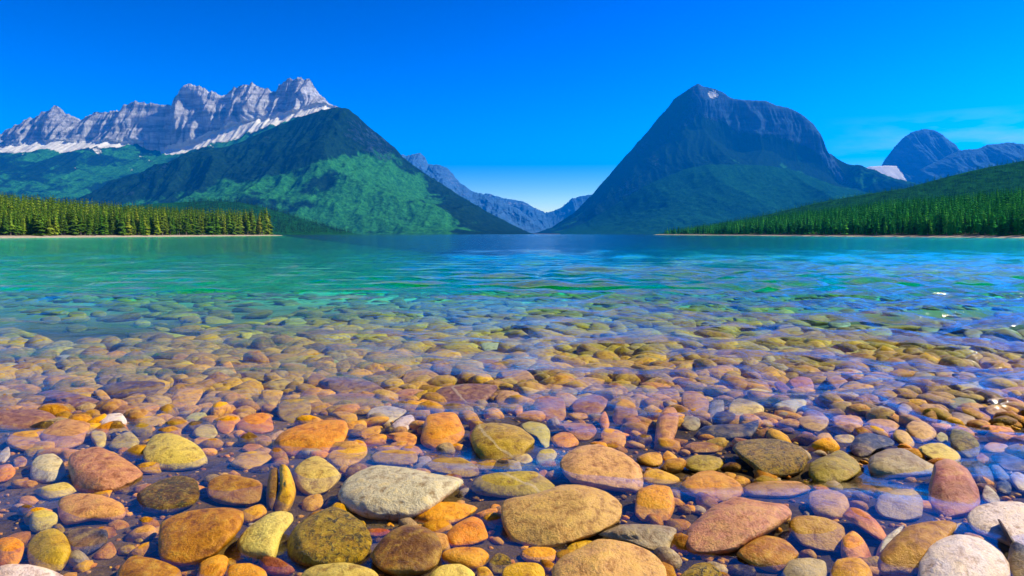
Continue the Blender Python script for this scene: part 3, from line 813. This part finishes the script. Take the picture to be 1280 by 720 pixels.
# ---------------------------------------------------------------- mountains
def mountain_mat(name):
    """rock / scree / forest / meadow weights are mesh attributes; each has its own procedural colour"""
    t = NT(name)
    pos = t.n('ShaderNodeNewGeometry').outputs['Position']
    at_ = t.n('ShaderNodeAttribute', _attribute_name='cover')
    sp = t.n('ShaderNodeSeparateColor'); t.set(sp.inputs[0], at_.outputs['Color'])
    n1 = t.noise(pos, 0.004, 8, 0.65, 0.3); n2 = t.noise(pos, 0.02, 6, 0.7)
    bands = t.noise(t.mapping(pos, (0.12, 0.12, 1.0)), 0.022, 5, 0.65)
    flutes = t.noise(t.mapping(pos, (1, 1, 0.12)), 0.020, 6, 0.7)
    rock = t.mix(t.ramp(bands, 0.38, 0.62), ROCK_A, ROCK_B)
    rock = t.mix(t.math('MULTIPLY', t.ramp(flutes, 0.5, 0.34), 0.75), rock, (0.07, 0.075, 0.10))
    forest = t.mix(t.ramp(n2, 0.35, 0.65), *WOODS)
    meadow = t.mix(t.ramp(n2, 0.3, 0.7), (0.012, 0.12, 0.03), (0.05, 0.30, 0.055))
    scree = t.mix(t.ramp(n2, 0.3, 0.7), (0.62, 0.62, 0.52), (0.85, 0.84, 0.74))
    m = t.ramp(t.math('ADD', sp.outputs[2], t.math('MULTIPLY', t.math('SUBTRACT', n1, 0.5), 2.4)), 0.40, 0.60)
    c = t.mix(m, forest, meadow)
    tree_n = t.noise(pos, 0.055, 4, 0.75)
    c = t.mix(t.ramp(tree_n, 0.60, 0.38), c, t.mix(1.0, c, (0.30, 0.36, 0.45), 'MULTIPLY'))
    r = t.ramp(t.math('ADD', sp.outputs[0], t.math('MULTIPLY', t.math('SUBTRACT', n2, 0.5), 0.8)), 0.42, 0.58)
    c = t.mix(r, c, rock)
    s = t.ramp(t.math('ADD', sp.outputs[1], t.math('MULTIPLY', t.math('SUBTRACT', n2, 0.5), 0.9)), 0.42, 0.58)
    c = t.mix(s, c, scree)
    bp = t.n('ShaderNodeBump', Strength=1.0, Distance=30.0, Height=t.math('ADD', t.math('MULTIPLY', flutes, r), t.math('MULTIPLY', n2, 0.35)))
    b = t.n('ShaderNodeBsdfPrincipled', Base__Color=c, Roughness=0.9, Normal=bp.outputs[0])
    b.inputs['Specular IOR Level'].default_value = 0.0
    t.t.links.new(b.outputs[0], t.out.inputs[0])
    return t.m
WOODS = ((0.004, 0.020, 0.014), (0.014, 0.055, 0.024))
ROCK_A, ROCK_B = (0.24, 0.25, 0.27), (0.60, 0.61, 0.60)
MM = mountain_mat('mountain_surface')
ROCK_A, ROCK_B = (0.02, 0.065, 0.15), (0.05, 0.125, 0.23)  # shaded side of right peak and massif, and blue haze, put into rock colour
MD = mountain_mat('shaded_mountain_surface')
ROCK_A, ROCK_B = (0.04, 0.14, 0.30), (0.09, 0.22, 0.40)  # distance haze of the far ranges put into the rock colour as blue
MV = mountain_mat('hazed_rock_surface')
WOODS = ((0.006, 0.06, 0.03), (0.015, 0.12, 0.05))
MG = mountain_mat('wooded_spur_surface')

def mountain(name, ridge, D, front, base_z=-20.0, prof=None, amp=120., back=0.6, seed=0, cover=None, nx=420, nt=150, jag=14.0, lam=900.0, mat=None, skew=0.0):
    """ridge: outline points in the photograph, standing at distance D (m). front: run (m) from ridge to foot."""
    r = np.array(ridge, float)
    px = np.linspace(r[0, 0], r[-1, 0], nx)
    py = np.interp(px, r[:, 0], r[:, 1])
    scale = D / F
    X0 = (px - CX) * scale
    Z0 = CAMZ + (HY - py) * scale
    Z0 = Z0 + jag * fbm(X0 / 115.0, X0 * 0 + seed, o=6, g=0.62, s=seed, ridged=True) * np.clip((Z0) / 300, 0.1, 1)
    tt = np.concatenate([-np.linspace(1, 0, 24)[:-1] ** 1.2, np.linspace(0, 1, nt)])
    Tg, Xg = np.meshgrid(tt, X0, indexing='ij'); Zr = np.repeat(Z0[None], len(tt), 0); Pg = np.repeat(px[None], len(tt), 0)
    pf = prof or (lambda t_, p: (1 - t_) ** 1.25)
    hfac = np.where(Tg >= 0, pf(np.abs(Tg), Pg), (1 - np.abs(Tg)) ** 1.1)
    Z = base_z + (Zr - base_z) * hfac
    fr = front(Pg) if callable(front) else front
    Y = D - np.where(Tg >= 0, Tg * fr, Tg * fr * back)
    Xg = Xg + skew * np.clip(Tg, 0, 1) * fr
    env = np.clip(np.abs(Tg) * 7, 0, 1) * np.clip((1 - np.abs(Tg)) * 4, 0, 1) * np.clip(Zr / 500, 0, 1)
    wrp = 0.35 * vnoise(Xg / 1500, Y / 1500, s=seed + 7)
    n = fbm(Xg / lam + wrp, Y / (lam * 1.8) + wrp, o=7, s=seed, ridged=True, g=0.52)
    Z = Z + env * amp * (n - 0.25)
    # gullies running down the steep ground
    g = 1.0 * fbm(Xg / 85.0 + 1.4 * vnoise(Xg / 260, Z / 260, s=seed + 3), Z / 420.0, o=5, s=seed + 5, ridged=True) + 1.7 * fbm(Xg / 420.0 + 0.8 * vnoise(Xg / 700, Z / 500, s=seed + 4), Z / 900.0, o=3, s=seed + 6, ridged=True) + 0.14 * vnoise(Xg / 900, Z / 26.0, s=seed + 8)
    cov = cover(Pg, Tg, Z, g, Xg, Y) if cover else np.stack([0 * Z, 0 * Z, 0 * Z + .3], -1)
    Y = Y - np.clip(np.abs(Tg) * 30, 0, 1) * cov[..., 0] * 85 * g
    Xg = Xg + 0
    nc = nx; nr = len(tt)
    i = np.arange(nr - 1)[:, None] * nc + np.arange(nc - 1)[None]
    fq = np.stack([i, i + nc, i + nc + 1, i + 1], -1).reshape(-1, 4)
    o = mesh_obj(name, np.stack([Xg, Y, Z], -1).reshape(-1, 3), fq, mat or MM)
    set_attr(o, 'cover', np.clip(cov.reshape(-1, 3), 0, 1).astype(np.float32))
    tag(o, kind='structure')
    return o

def ypix(Z, Y): return HY - (Z - CAMZ) / Y * F
def smooth(e0, e1, v):
    k = np.clip((v - e0) / (e1 - e0), 0, 1); return k * k * (3 - 2 * k)

# left cliff wall
DL = 9200.
cl = [(-170, 186), (-120, 170), (-60, 178), (0, 168), (30, 152), (48, 144), (70, 133), (78, 138), (88, 147), (100, 151), (118, 141), (135, 142), (150, 137), (165, 127), (172, 126), (182, 130), (195, 130), (208, 132), (214, 133), (219, 120), (228, 109), (236, 107), (250, 110), (262, 115), (280, 120), (288, 112), (300, 107), (315, 105), (330, 112), (344, 114), (352, 104), (362, 98), (375, 97), (388, 102), (398, 116), (412, 130), (430, 140), (520, 215), (600, 262), (660, 292)]
scree_x = [-200, 0, 60, 165, 200, 235, 262, 300, 350, 400, 425, 520, 660]
scree_y = [186, 184, 183, 181, 187, 185, 178, 165, 152, 137, 133, 214, 292]
def hfac_cliff(t_, p):
    ry = np.interp(p, [a[0] for a in cl], [a[1] for a in cl])
    sy_ = np.interp(p, scree_x, scree_y)
    hr = np.clip((HY - sy_) / (HY - ry + 1e-6), 0.05, 0.985)
    tc_ = 0.085
    return np.where(t_ < tc_, 1 - (1 - hr) * (t_ / tc_) ** 0.85, hr * (1 - (t_ - tc_) / (1 - tc_)) ** 1.25)
def cov_cliff(p, t_, Z, g, X, Y):
    tt_ = np.abs(t_)
    rock = 1 - smooth(0.078, 0.092, tt_)
    w = 0.062 * np.interp(p, [-200, 0, 165, 185, 215, 235, 260, 330, 400, 430, 460], [1.3, 1.3, 1.1, 0, 0, 1.0, 1.3, 1.5, 1.1, .5, 0])
    scr = smooth(0.074, 0.084, tt_) * (1 - smooth(0.088 + w * 0.7, 0.094 + w * 1.6, tt_)) * (w > 0.002)
    sl = fbm((X + 0.9 * Y) / 240, (Y - 0.9 * X) / 1300, o=5, s=55) * smooth(0.1, 0.5, tt_ * 3)
    scr = np.maximum(scr, smooth(0.30, 0.55, sl) * 0.50 * (tt_ > 0.1))
    mead = 0.25 + 0.8 * fbm(X / 900, Y / 1300, o=5, s=61) + 0.18 * np.interp(p, [0, 150, 250, 400], [-1, -.2, 1, 1])
    return np.stack([rock, scr, mead], -1)
mountain('mountain', cl, DL, 3600., prof=hfac_cliff, amp=150, seed=3, cover=cov_cliff, nx=900, nt=260, jag=46, lam=1100)

# pointed massif in front of it
DM = 6300.
mr = [(60, 291), (120, 262), (180, 232), (235, 200), (262, 190), (300, 178), (340, 160), (375, 147), (400, 139), (422, 134), (436, 137), (446, 145), (458, 156), (470, 166), (482, 176), (494, 185), (503, 197), (520, 209), (545, 226), (575, 245), (605, 263), (635, 278), (655, 288), (675, 296)]
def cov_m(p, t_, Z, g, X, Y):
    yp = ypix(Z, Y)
    lim = np.interp(p, [60, 250, 262, 300, 400, 460, 490, 520, 660], [300, 250, 244, 236, 218, 190, 186, 215, 300])  # edge of the dark upper face: forest and rock, partly shade put into colour
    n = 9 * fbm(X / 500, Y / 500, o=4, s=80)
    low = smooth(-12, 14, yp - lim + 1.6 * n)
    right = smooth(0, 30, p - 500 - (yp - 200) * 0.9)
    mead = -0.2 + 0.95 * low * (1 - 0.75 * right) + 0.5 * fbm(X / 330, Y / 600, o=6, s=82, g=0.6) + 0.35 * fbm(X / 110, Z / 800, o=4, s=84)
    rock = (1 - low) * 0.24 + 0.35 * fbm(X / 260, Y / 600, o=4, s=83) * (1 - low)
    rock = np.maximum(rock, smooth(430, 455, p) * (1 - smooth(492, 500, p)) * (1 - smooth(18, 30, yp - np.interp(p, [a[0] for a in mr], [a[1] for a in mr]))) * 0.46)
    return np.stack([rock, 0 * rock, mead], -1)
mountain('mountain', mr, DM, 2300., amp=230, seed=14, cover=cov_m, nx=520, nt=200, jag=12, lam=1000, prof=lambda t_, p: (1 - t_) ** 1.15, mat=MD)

# wooded low rise behind the left shore
def cov_f(p, t_, Z, g, X, Y): return np.stack([0 * Z, 0 * Z, -0.4 + 0 * Z], -1)
# great peak on the right
DR = 10500.
rp = [(640, 296), (668, 292), (690, 284), (715, 268), (740, 244), (757, 224), (775, 203), (792, 184), (810, 164), (822, 149), (832, 138), (842, 124), (852, 118), (862, 111), (872, 105), (880, 108), (890, 111), (902, 115), (915, 124), (935, 126), (955, 126), (972, 132), (990, 137), (1005, 145), (1018, 156), (1028, 172), (1035, 191), (1060, 207), (1092, 221), (1130, 238), (1190, 262), (1260, 286), (1290, 294)]
def prof_r(t_, p):
    steep = np.interp(p, [640, 760, 870, 900, 1030, 1060], [0, .2, .3, .42, .42, 0])
    tc_ = 0.10
    return np.where(t_ < tc_, 1 - steep * (t_ / tc_), (1 - steep) * (1 - (t_ - tc_) / (1 - tc_)) ** 1.15)
def cov_r(p, t_, Z, g, X, Y):
    yp = ypix(Z, Y); ry = np.interp(p, [a[0] for a in rp], [a[1] for a in rp])
    rock = np.interp(p, [700, 800, 860, 900, 1000, 1035, 1045], [.2, .35, .5, .8, .8, .8, 0]) * (1 - smooth(30, 58, yp - ry)) + 0.25 * fbm(X / 300, Y / 500, o=3, s=90)
    rock = np.where(yp - ry < 62, rock, 0)
    snow = (np.hypot((p - 890) / 7.0, (yp - 118) / 4.5) < 1) * (t_ > 0) * 1.3
    mead = 0.12 + 0.55 * fbm(X / 700, Y / 900, o=4, s=91) + 0.22 * smooth(900, 1050, p) * smooth(180, 230, yp)
    return np.stack([np.where(snow > 0, 0, rock), snow, mead], -1)
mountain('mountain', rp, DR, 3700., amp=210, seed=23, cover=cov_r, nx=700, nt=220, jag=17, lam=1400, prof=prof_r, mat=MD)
# darker spur in front of it
sp_ = [(676, 296), (695, 291), (730, 279), (760, 262), (790, 242), (815, 228), (840, 218), (862, 210), (885, 206), (925, 206), (955, 207), (985, 211), (1015, 221), (1045, 233), (1080, 240), (1120, 250), (1180, 268), (1260, 288), (1290, 295)]
def cov_s(p, t_, Z, g, X, Y):
    yp = ypix(Z, Y)
    mead = -0.12 + 0.5 * fbm(X / 400, Y / 600, o=4, s=95) + 0.7 * smooth(960, 1040, p) * smooth(-5, 14, yp - 236)
    return np.stack([0 * Z, 0 * Z, mead], -1)
mountain('mountain', sp_, 7800., 1900., amp=130, seed=31, cover=cov_s, nx=420, nt=120, jag=8, lam=1100, mat=MG)

# far valley ranges
def cov_v(snowk):
    def f(p, t_, Z, g, X, Y):
        n = fbm(X / 500, Y / 500, o=4, s=99)
        return np.stack([0.75 + 0.2 * n, smooth(0.25, 0.4, n) * snowk * (t_ < 0.25), 0 * Z - .2], -1)
    return f
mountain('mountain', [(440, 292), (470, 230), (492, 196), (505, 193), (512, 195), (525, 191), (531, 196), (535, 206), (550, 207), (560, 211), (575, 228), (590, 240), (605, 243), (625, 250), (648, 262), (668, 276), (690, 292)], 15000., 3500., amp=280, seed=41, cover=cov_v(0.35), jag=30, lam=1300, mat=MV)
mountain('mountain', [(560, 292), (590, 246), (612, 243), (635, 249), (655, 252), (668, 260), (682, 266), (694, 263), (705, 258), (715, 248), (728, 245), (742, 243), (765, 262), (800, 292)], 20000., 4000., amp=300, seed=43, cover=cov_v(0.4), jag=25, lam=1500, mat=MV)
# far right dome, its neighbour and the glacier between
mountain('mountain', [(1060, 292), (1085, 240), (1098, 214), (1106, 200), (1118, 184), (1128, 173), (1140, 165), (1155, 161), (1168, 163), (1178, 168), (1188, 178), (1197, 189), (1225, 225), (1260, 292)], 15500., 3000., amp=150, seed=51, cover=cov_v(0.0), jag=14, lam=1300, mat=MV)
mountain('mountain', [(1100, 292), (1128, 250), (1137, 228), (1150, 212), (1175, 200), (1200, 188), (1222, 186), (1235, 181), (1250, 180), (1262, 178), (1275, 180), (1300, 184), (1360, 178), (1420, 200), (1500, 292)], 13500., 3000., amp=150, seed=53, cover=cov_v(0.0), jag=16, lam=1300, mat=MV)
t = NT('glacier_ice')
gp = t.n('ShaderNodeNewGeometry').outputs['Position']
gc = t.mix(t.ramp(t.noise(gp, 0.01, 6, 0.65), 0.35, 0.65), (0.75, 0.80, 0.84), (0.9, 0.92, 0.93))
b = t.n('ShaderNodeBsdfPrincipled', Base__Color=gc, Roughness=0.7); t.t.links.new(b.outputs[0], t.out.inputs[0])
mountain('glacier', [(1060, 240), (1074, 212), (1088, 208), (1110, 207), (1140, 209), (1160, 216), (1180, 240)], 15000., 2200., amp=80, seed=57, jag=3, nx=120, nt=60, mat=t.m)

# wooded hill behind the right shore, and the low rise behind the left one
t = NT('wooded_ground')
gp = t.n('ShaderNodeNewGeometry').outputs['Position']
gc = t.mix(t.ramp(t.noise(gp, 0.05, 6, 0.7), 0.4, 0.6), (0.004, 0.035, 0.010), (0.012, 0.10, 0.02))
b = t.n('ShaderNodeBsdfPrincipled', Base__Color=gc, Roughness=0.9, Specular__IOR__Level=0.0); t.t.links.new(b.outputs[0], t.out.inputs[0]); WG = t.m
hill_r = mountain('hill', [(820, 296), (900, 281), (960, 268), (1020, 254), (1080, 243), (1130, 236), (1180, 222), (1230, 210), (1280, 201), (1330, 192), (1400, 184), (1500, 180)], 1750., 900., base_z=-3, amp=22, seed=61, cover=cov_f, nx=200, nt=80, jag=2, lam=400, mat=WG)
hill_l = mountain('hill', [(100, 262), (200, 254), (265, 251), (300, 253), (330, 259), (360, 268), (400, 282), (425, 291), (440, 295)], 2300., 900., base_z=-3, amp=15, seed=63, cover=cov_f, nx=160, nt=60, jag=2, lam=400, mat=WG)

# ---------------------------------------------------------------- conifers
def leaf_mat():
    t = NT('conifer_needles')
    oi = t.n('ShaderNodeObjectInfo'); g = t.n('ShaderNodeNewGeometry').outputs['Position']
    n = t.noise(g, 0.9, 4, 0.7)
    c = t.mix(t.ramp(n, 0.35, 0.65), t.mix(1.0, oi.outputs['Color'], (0.55, 0.6, 0.6), 'MULTIPLY'), t.mix(1.0, oi.outputs['Color'], (1.35, 1.25, 1.0), 'MULTIPLY'))
    b = t.n('ShaderNodeBsdfPrincipled', Base__Color=c, Roughness=0.75); b.inputs['Specular IOR Level'].default_value = 0.0
    t.t.links.new(b.outputs[0], t.out.inputs[0]); return t.m
def forest_mat():
    t = NT('forest_needles')
    at_ = t.n('ShaderNodeAttribute', _attribute_name='tint'); g = t.n('ShaderNodeNewGeometry').outputs['Position']
    n = t.noise(g, 0.9, 4, 0.7)
    c = t.mix(t.ramp(n, 0.35, 0.65), t.mix(1.0, at_.outputs['Color'], (0.55, 0.6, 0.6), 'MULTIPLY'), t.mix(1.0, at_.outputs['Color'], (1.35, 1.25, 1.0), 'MULTIPLY'))
    b = t.n('ShaderNodeBsdfPrincipled', Base__Color=c, Roughness=0.75); b.inputs['Specular IOR Level'].default_value = 0.0
    t.t.links.new(b.outputs[0], t.out.inputs[0]); return t.m
LEAF, FOREST = leaf_mat(), forest_mat()
t = NT('conifer_bark'); b = t.n('ShaderNodeBsdfPrincipled', Base__Color=t.mix(t.noise(t.n('ShaderNodeNewGeometry').outputs['Position'], 6, 4), (0.10, 0.07, 0.05), (0.28, 0.22, 0.17)), Roughness=0.9)
t.t.links.new(b.outputs[0], t.out.inputs[0]); BARK = t.m

def crown_geo(rs, tiers=15, spokes=9, width=0.17, low=0.14):
    """unit-height conifer crown: drooping, gappy branch fans (each fan a two-triangle bent leaf)"""
    V, Fa = [], []
    for k in range(tiers):
        f = k / (tiers - 1.0)
        z = low + (0.985 - low) * f ** 0.93
        R = width * (1 - f) ** 0.85 * (0.72 + 0.28 * min(1, f * 6)) + 0.006
        R *= rs.uniform(0.72, 1.2)
        n = spokes if f < 0.75 else 6
        a0 = rs.uniform(0, 6.28)
        for j in range(n):
            if rs.uniform() < 0.10: continue
            a = a0 + j / n * 6.283 + rs.uniform(-.2, .2)
            r = R * rs.uniform(0.62, 1.25); hw = r * 0.42 + 0.004
            dr = r * rs.uniform(0.30, 0.65); zz = z + rs.uniform(-.012, .012)
            ca, sa = math.cos(a), math.sin(a)
            b0 = len(V)
            V += [(0, 0, zz + 0.035), (ca * r * .55 - sa * hw, sa * r * .55 + ca * hw, zz - dr * .55), (ca * r, sa * r, zz - dr), (ca * r * .55 + sa * hw, sa * r * .55 - ca * hw, zz - dr * .55), (ca * r * .5, sa * r * .5, zz - dr * .15)]
            Fa += [(b0, b0 + 1, b0 + 4), (b0 + 4, b0 + 1, b0 + 2), (b0 + 4, b0 + 2, b0 + 3), (b0, b0 + 4, b0 + 3)]
    b0 = len(V)
    V += [(0.006, 0, 0.95), (-0.004, 0.005, 0.95), (-0.004, -0.005, 0.95), (0, 0, 1.03)]
    Fa += [(b0, b0 + 1, b0 + 3), (b0 + 1, b0 + 2, b0 + 3), (b0 + 2, b0, b0 + 3)]
    return np.array(V), Fa
def trunk_geo():
    V, Fa = [], []
    hs_ = [(-0.03, .016), (0.15, .012), (0.5, .008), (0.9, .003)]
    for z, r in hs_:
        for j in range(7):
            a = j / 7 * 6.283; V.append((math.cos(a) * r, math.sin(a) * r, z))
    for k in range(len(hs_) - 1):
        for j in range(7):
            Fa.append((k * 7 + j, k * 7 + (j + 1) % 7, k * 7 + 7 + (j + 1) % 7, k * 7 + 7 + j))
    return np.array(V), Fa
protos = []
for k in range(8):
    rs = np.random.RandomState(300 + k)
    V, Fa = crown_geo(rs, width=[.15, .13, .17, .12, .19, .14, .16, .11][k], low=[.12, .2, .08, .16, .06, .1, .22, .12][k])
    root = bpy.data.objects.new('conifer_tree', None)
    cr = bpy.data.meshes.new('crown'); cr.from_pydata(V.tolist(), [], Fa); cr.materials.append(LEAF)
    Vt, Ft = trunk_geo(); tm = bpy.data.meshes.new('trunk'); tm.from_pydata(Vt.tolist(), [], Ft); tm.materials.append(BARK)
    tm.polygons.foreach_set('use_smooth', [True] * len(tm.polygons))
    co = bpy.data.objects.new('crown', cr); to = bpy.data.objects.new('trunk', tm); co.parent = root; to.parent = root
    protos.append((root, co, to))

def add_tree(k, loc, h, rz, col, label, group, wide=1.0):
    root, co, to = protos[k]
    r = root.copy(); COL.objects.link(r); r.location = loc; r.scale = (h * wide, h * wide, h); r.rotation_euler = (0, 0, rz)
    tag(r, label, 'tree', group)
    for ch in (co, to):
        c_ = ch.copy(); COL.objects.link(c_); c_.parent = r; c_.color = col
    return r

def land_z(x, y): return float(bed(np.array([x]), np.array([y]))[0])
def front_row(side, n, seed):
    """the trees along the water's edge, evenly spread as the picture shows them"""
    rs = np.random.RandomState(seed); out = []
    for i in range(n):
        f = (i + rs.uniform(.1, .9)) / n
        if side < 0:
            px = -22 + f * 376
        else:
            px = 1300 - f ** 0.9 * 470
        inl = 7 + rs.uniform(0, 7)
        # walk out along the view column until it is `inl` metres inland
        k = (px - CX) / F
        ys_ = np.linspace(150, 1500, 1400); s_ = shore_in(k * ys_, ys_, side)
        if side < 0: ok = (s_ > inl) & (ys_ < 672)
        else: ok = (s_ > inl)
        idx = np.where(ok)[0]
        if len(idx) == 0: continue
        y = ys_[idx[0]] if side > 0 else ys_[idx[0]]
        out.append((px, k * y, y, inl))
    return out
TOP_L = lambda px: np.interp(px, [-50, 0, 100, 200, 280, 330, 352], [237, 238, 241, 247, 253, 259, 263])
TOP_R = lambda px: np.interp(px, [800, 820, 860, 900, 960, 1000, 1050, 1100, 1150, 1200, 1280, 1330], [292, 288, 283, 277, 268, 262, 256, 248, 243, 239, 231, 228])
ORD = ['first', 'second', 'third', 'fourth', 'fifth', 'sixth', 'seventh', 'eighth', 'ninth', 'tenth']
def tone_l(rs): 
    k = rs.uniform()
    return ((0.06, 0.14, 0.014), 'dark green') if k < .45 else (((0.11, 0.20, 0.015), 'olive green') if k < .82 else ((0.19, 0.27, 0.025), 'yellowish green'))
def tone_r(rs):
    k = rs.uniform()
    return ((0.016, 0.15, 0.03), 'dark green') if k < .45 else (((0.035, 0.27, 0.045), 'mid green') if k < .85 else ((0.08, 0.38, 0.05), 'bright green'))
def plant(side, n, seed, rows):
    rs = np.random.RandomState(seed)
    spots = sorted(front_row(side, n, seed), key=lambda s: s[0])
    N = len(spots)
    for i, (px, x, y, inl) in enumerate(spots):
        hpx = rs.uniform(24, 35) if side < 0 else np.interp(px, [815, 900, 1000, 1100, 1290], [8, 15, 22, 27, 34]) * rs.uniform(.75, 1.12)
        h = hpx / F * y
        col, tn = (tone_l if side < 0 else tone_r)(rs)
        col = tuple(c * rs.uniform(.85, 1.15) for c in col) + (1.0,)
        k = rs.randint(8); wd = rs.uniform(1.0, 1.6)
        slim = 'slim' if wd * [.15, .13, .17, .12, .19, .14, .16, .11][k] < .18 else 'broad'
        hw = 'tall' if (hpx > 30 if side < 0 else hpx > np.interp(px, [815, 1290], [9, 31])) else 'short'
        where = 'left-shore' if side < 0 else 'right-shore'
        left_n, right_n = i + 1, N - i
        if left_n <= right_n: pos_ = f'number {left_n} from the left end'
        else: pos_ = f'number {right_n} from the right end'
        lab = f'{hw} {slim} {tn} {where} conifer, {pos_} of the front row'
        add_tree(k, (x, y, land_z(x, y) - 0.02 * h), h, rs.uniform(0, 6.28), col, lab, f'conifers at the water edge of the {where}', wd)
plant(-1, 140, 71, 0)
plant(1, 158, 72, 0)

def forest(name, label, pts, seed, tonef, sub=(9, 6)):
    """pts: (x, y, z, h). One mesh of countless far conifers."""
    rs = np.random.RandomState(seed)
    var = [crown_geo(np.random.RandomState(400 + k), tiers=sub[0], spokes=sub[1], width=rs.uniform(.15, .2), low=0.08) for k in range(5)]
    Vs, Fs, Cs, b0 = [], [], [], 0
    for i, (x, y, z, h) in enumerate(pts):
        v, f = var[rs.randint(5)]
        a = rs.uniform(0, 6.28); ca, sa = math.cos(a) * h * 1.15, math.sin(a) * h * 1.15
        V = np.stack([v[:, 0] * ca - v[:, 1] * sa + x, v[:, 0] * sa + v[:, 1] * ca + y, v[:, 2] * h + z], 1)
        Vs.append(V); Fs.append(np.array(f) + b0); b0 += len(v)
        c = np.array(tonef(rs)[0]) * rs.uniform(.85, 1.15); Cs.append(np.repeat(c[None], len(v), 0))
    o = mesh_obj(name, np.concatenate(Vs), np.concatenate(Fs), FOREST, smooth=False)
    set_attr(o, 'tint', np.concatenate(Cs))
    tag(o, label, 'forest', kind='stuff'); return o

def fill_band(side, n, seed):
    rs = np.random.RandomState(seed); pts = []
    top = TOP_L if side < 0 else TOP_R
    tries = 0
    while len(pts) < n and tries < n * 30:
        tries += 1
        px = rs.uniform(-70, 351) if side < 0 else 1345 - rs.uniform(0, 1) ** .8 * 530
        k = (px - CX) / F
        y = rs.uniform(200, 760) if side < 0 else rs.uniform(200, 1900)
        s_ = float(shore_in(k * y, y, side))
        if s_ < 11 or s_ > 190: continue
        z = land_z(k * y, y)
        zpx = HY - (z - CAMZ) / y * F
        hp = (rs.uniform(22, 32) if side < 0 else np.interp(px, [815, 900, 1000, 1100, 1290], [8, 14, 20, 24, 28]) * rs.uniform(.75, 1.1))
        tp = top(px) + rs.uniform(0, 5)
        if zpx - hp < tp: 
            if zpx - tp < hp * 0.55: continue
            hp = zpx - tp
        pts.append((k * y, y, z - 0.3, hp / F * y))
    print('forest', side, len(pts), tries)
    return pts
forest('forest', 'dense sunlit conifer forest rising behind the front trees of the left shore', fill_band(-1, 2600, 81), 91, tone_l)
forest('forest', 'dense green conifer forest climbing the slope behind the right shore', fill_band(1, 4200, 82), 92, tone_r)

def on_hill(o, n, seed, h0, h1, pxr):
    rs = np.random.RandomState(seed)
    me = o.data; nv = len(me.vertices); co = np.empty(nv * 3, np.float32); me.vertices.foreach_get('co', co); co = co.reshape(-1, 3)
    px = CX + co[:, 0] / co[:, 1] * F
    ok = np.where((px > pxr[0]) & (px < pxr[1]) & (co[:, 2] > 2))[0]
    pick = rs.choice(ok, n)
    P = co[pick] + rs.normal(size=(n, 3)) * np.array([6, 6, 0])
    return [(p[0], p[1], p[2] - 1.5, rs.uniform(h0, h1)) for p in P]
forest('forest', 'smooth looking distant forest covering the hill at the right edge', on_hill(hill_r, 9000, 83, 9, 15, (830, 1360)), 93, lambda r: ((0.012, 0.10, 0.024) if r.uniform() < .5 else (0.03, 0.18, 0.035), ''), (5, 5))
forest('forest', 'dark distant forest on the low rise right of the left shore trees', on_hill(hill_l, 3000, 84, 12, 20, (230, 440)), 94, lambda r: ((0.012, 0.05, 0.018), ''), (5, 5))

# ---------------------------------------------------------------- air
import bmesh
bm = bmesh.new(); bmesh.ops.create_cube(bm, size=1)
hz = bpy.data.meshes.new('haze'); 
x0, x1, y0, y1, z0, z1 = -36000, 36000, -1500, 27500, -160, 2450
for v in bm.verts: v.co = ((x0 + x1) / 2 + v.co.x * (x1 - x0), (y0 + y1) / 2 + v.co.y * (y1 - y0), (z0 + z1) / 2 + v.co.z * (z1 - z0))
bm.to_mesh(hz); bm.free()
t = NT('haze_air')
pv = t.n('ShaderNodeVolumePrincipled', Density=HAZE_DEN); pv.inputs['Color'].default_value = (*HAZE_COL, 1); pv.inputs['Anisotropy'].default_value = 0.0
t.t.links.new(pv.outputs[0], t.out.inputs['Volume'])
hz.materials.append(t.m)
ho = bpy.data.objects.new('haze', hz); COL.objects.link(ho); tag(ho, 'pale blue air between the lake and the far mountains', 'haze', kind='stuff')
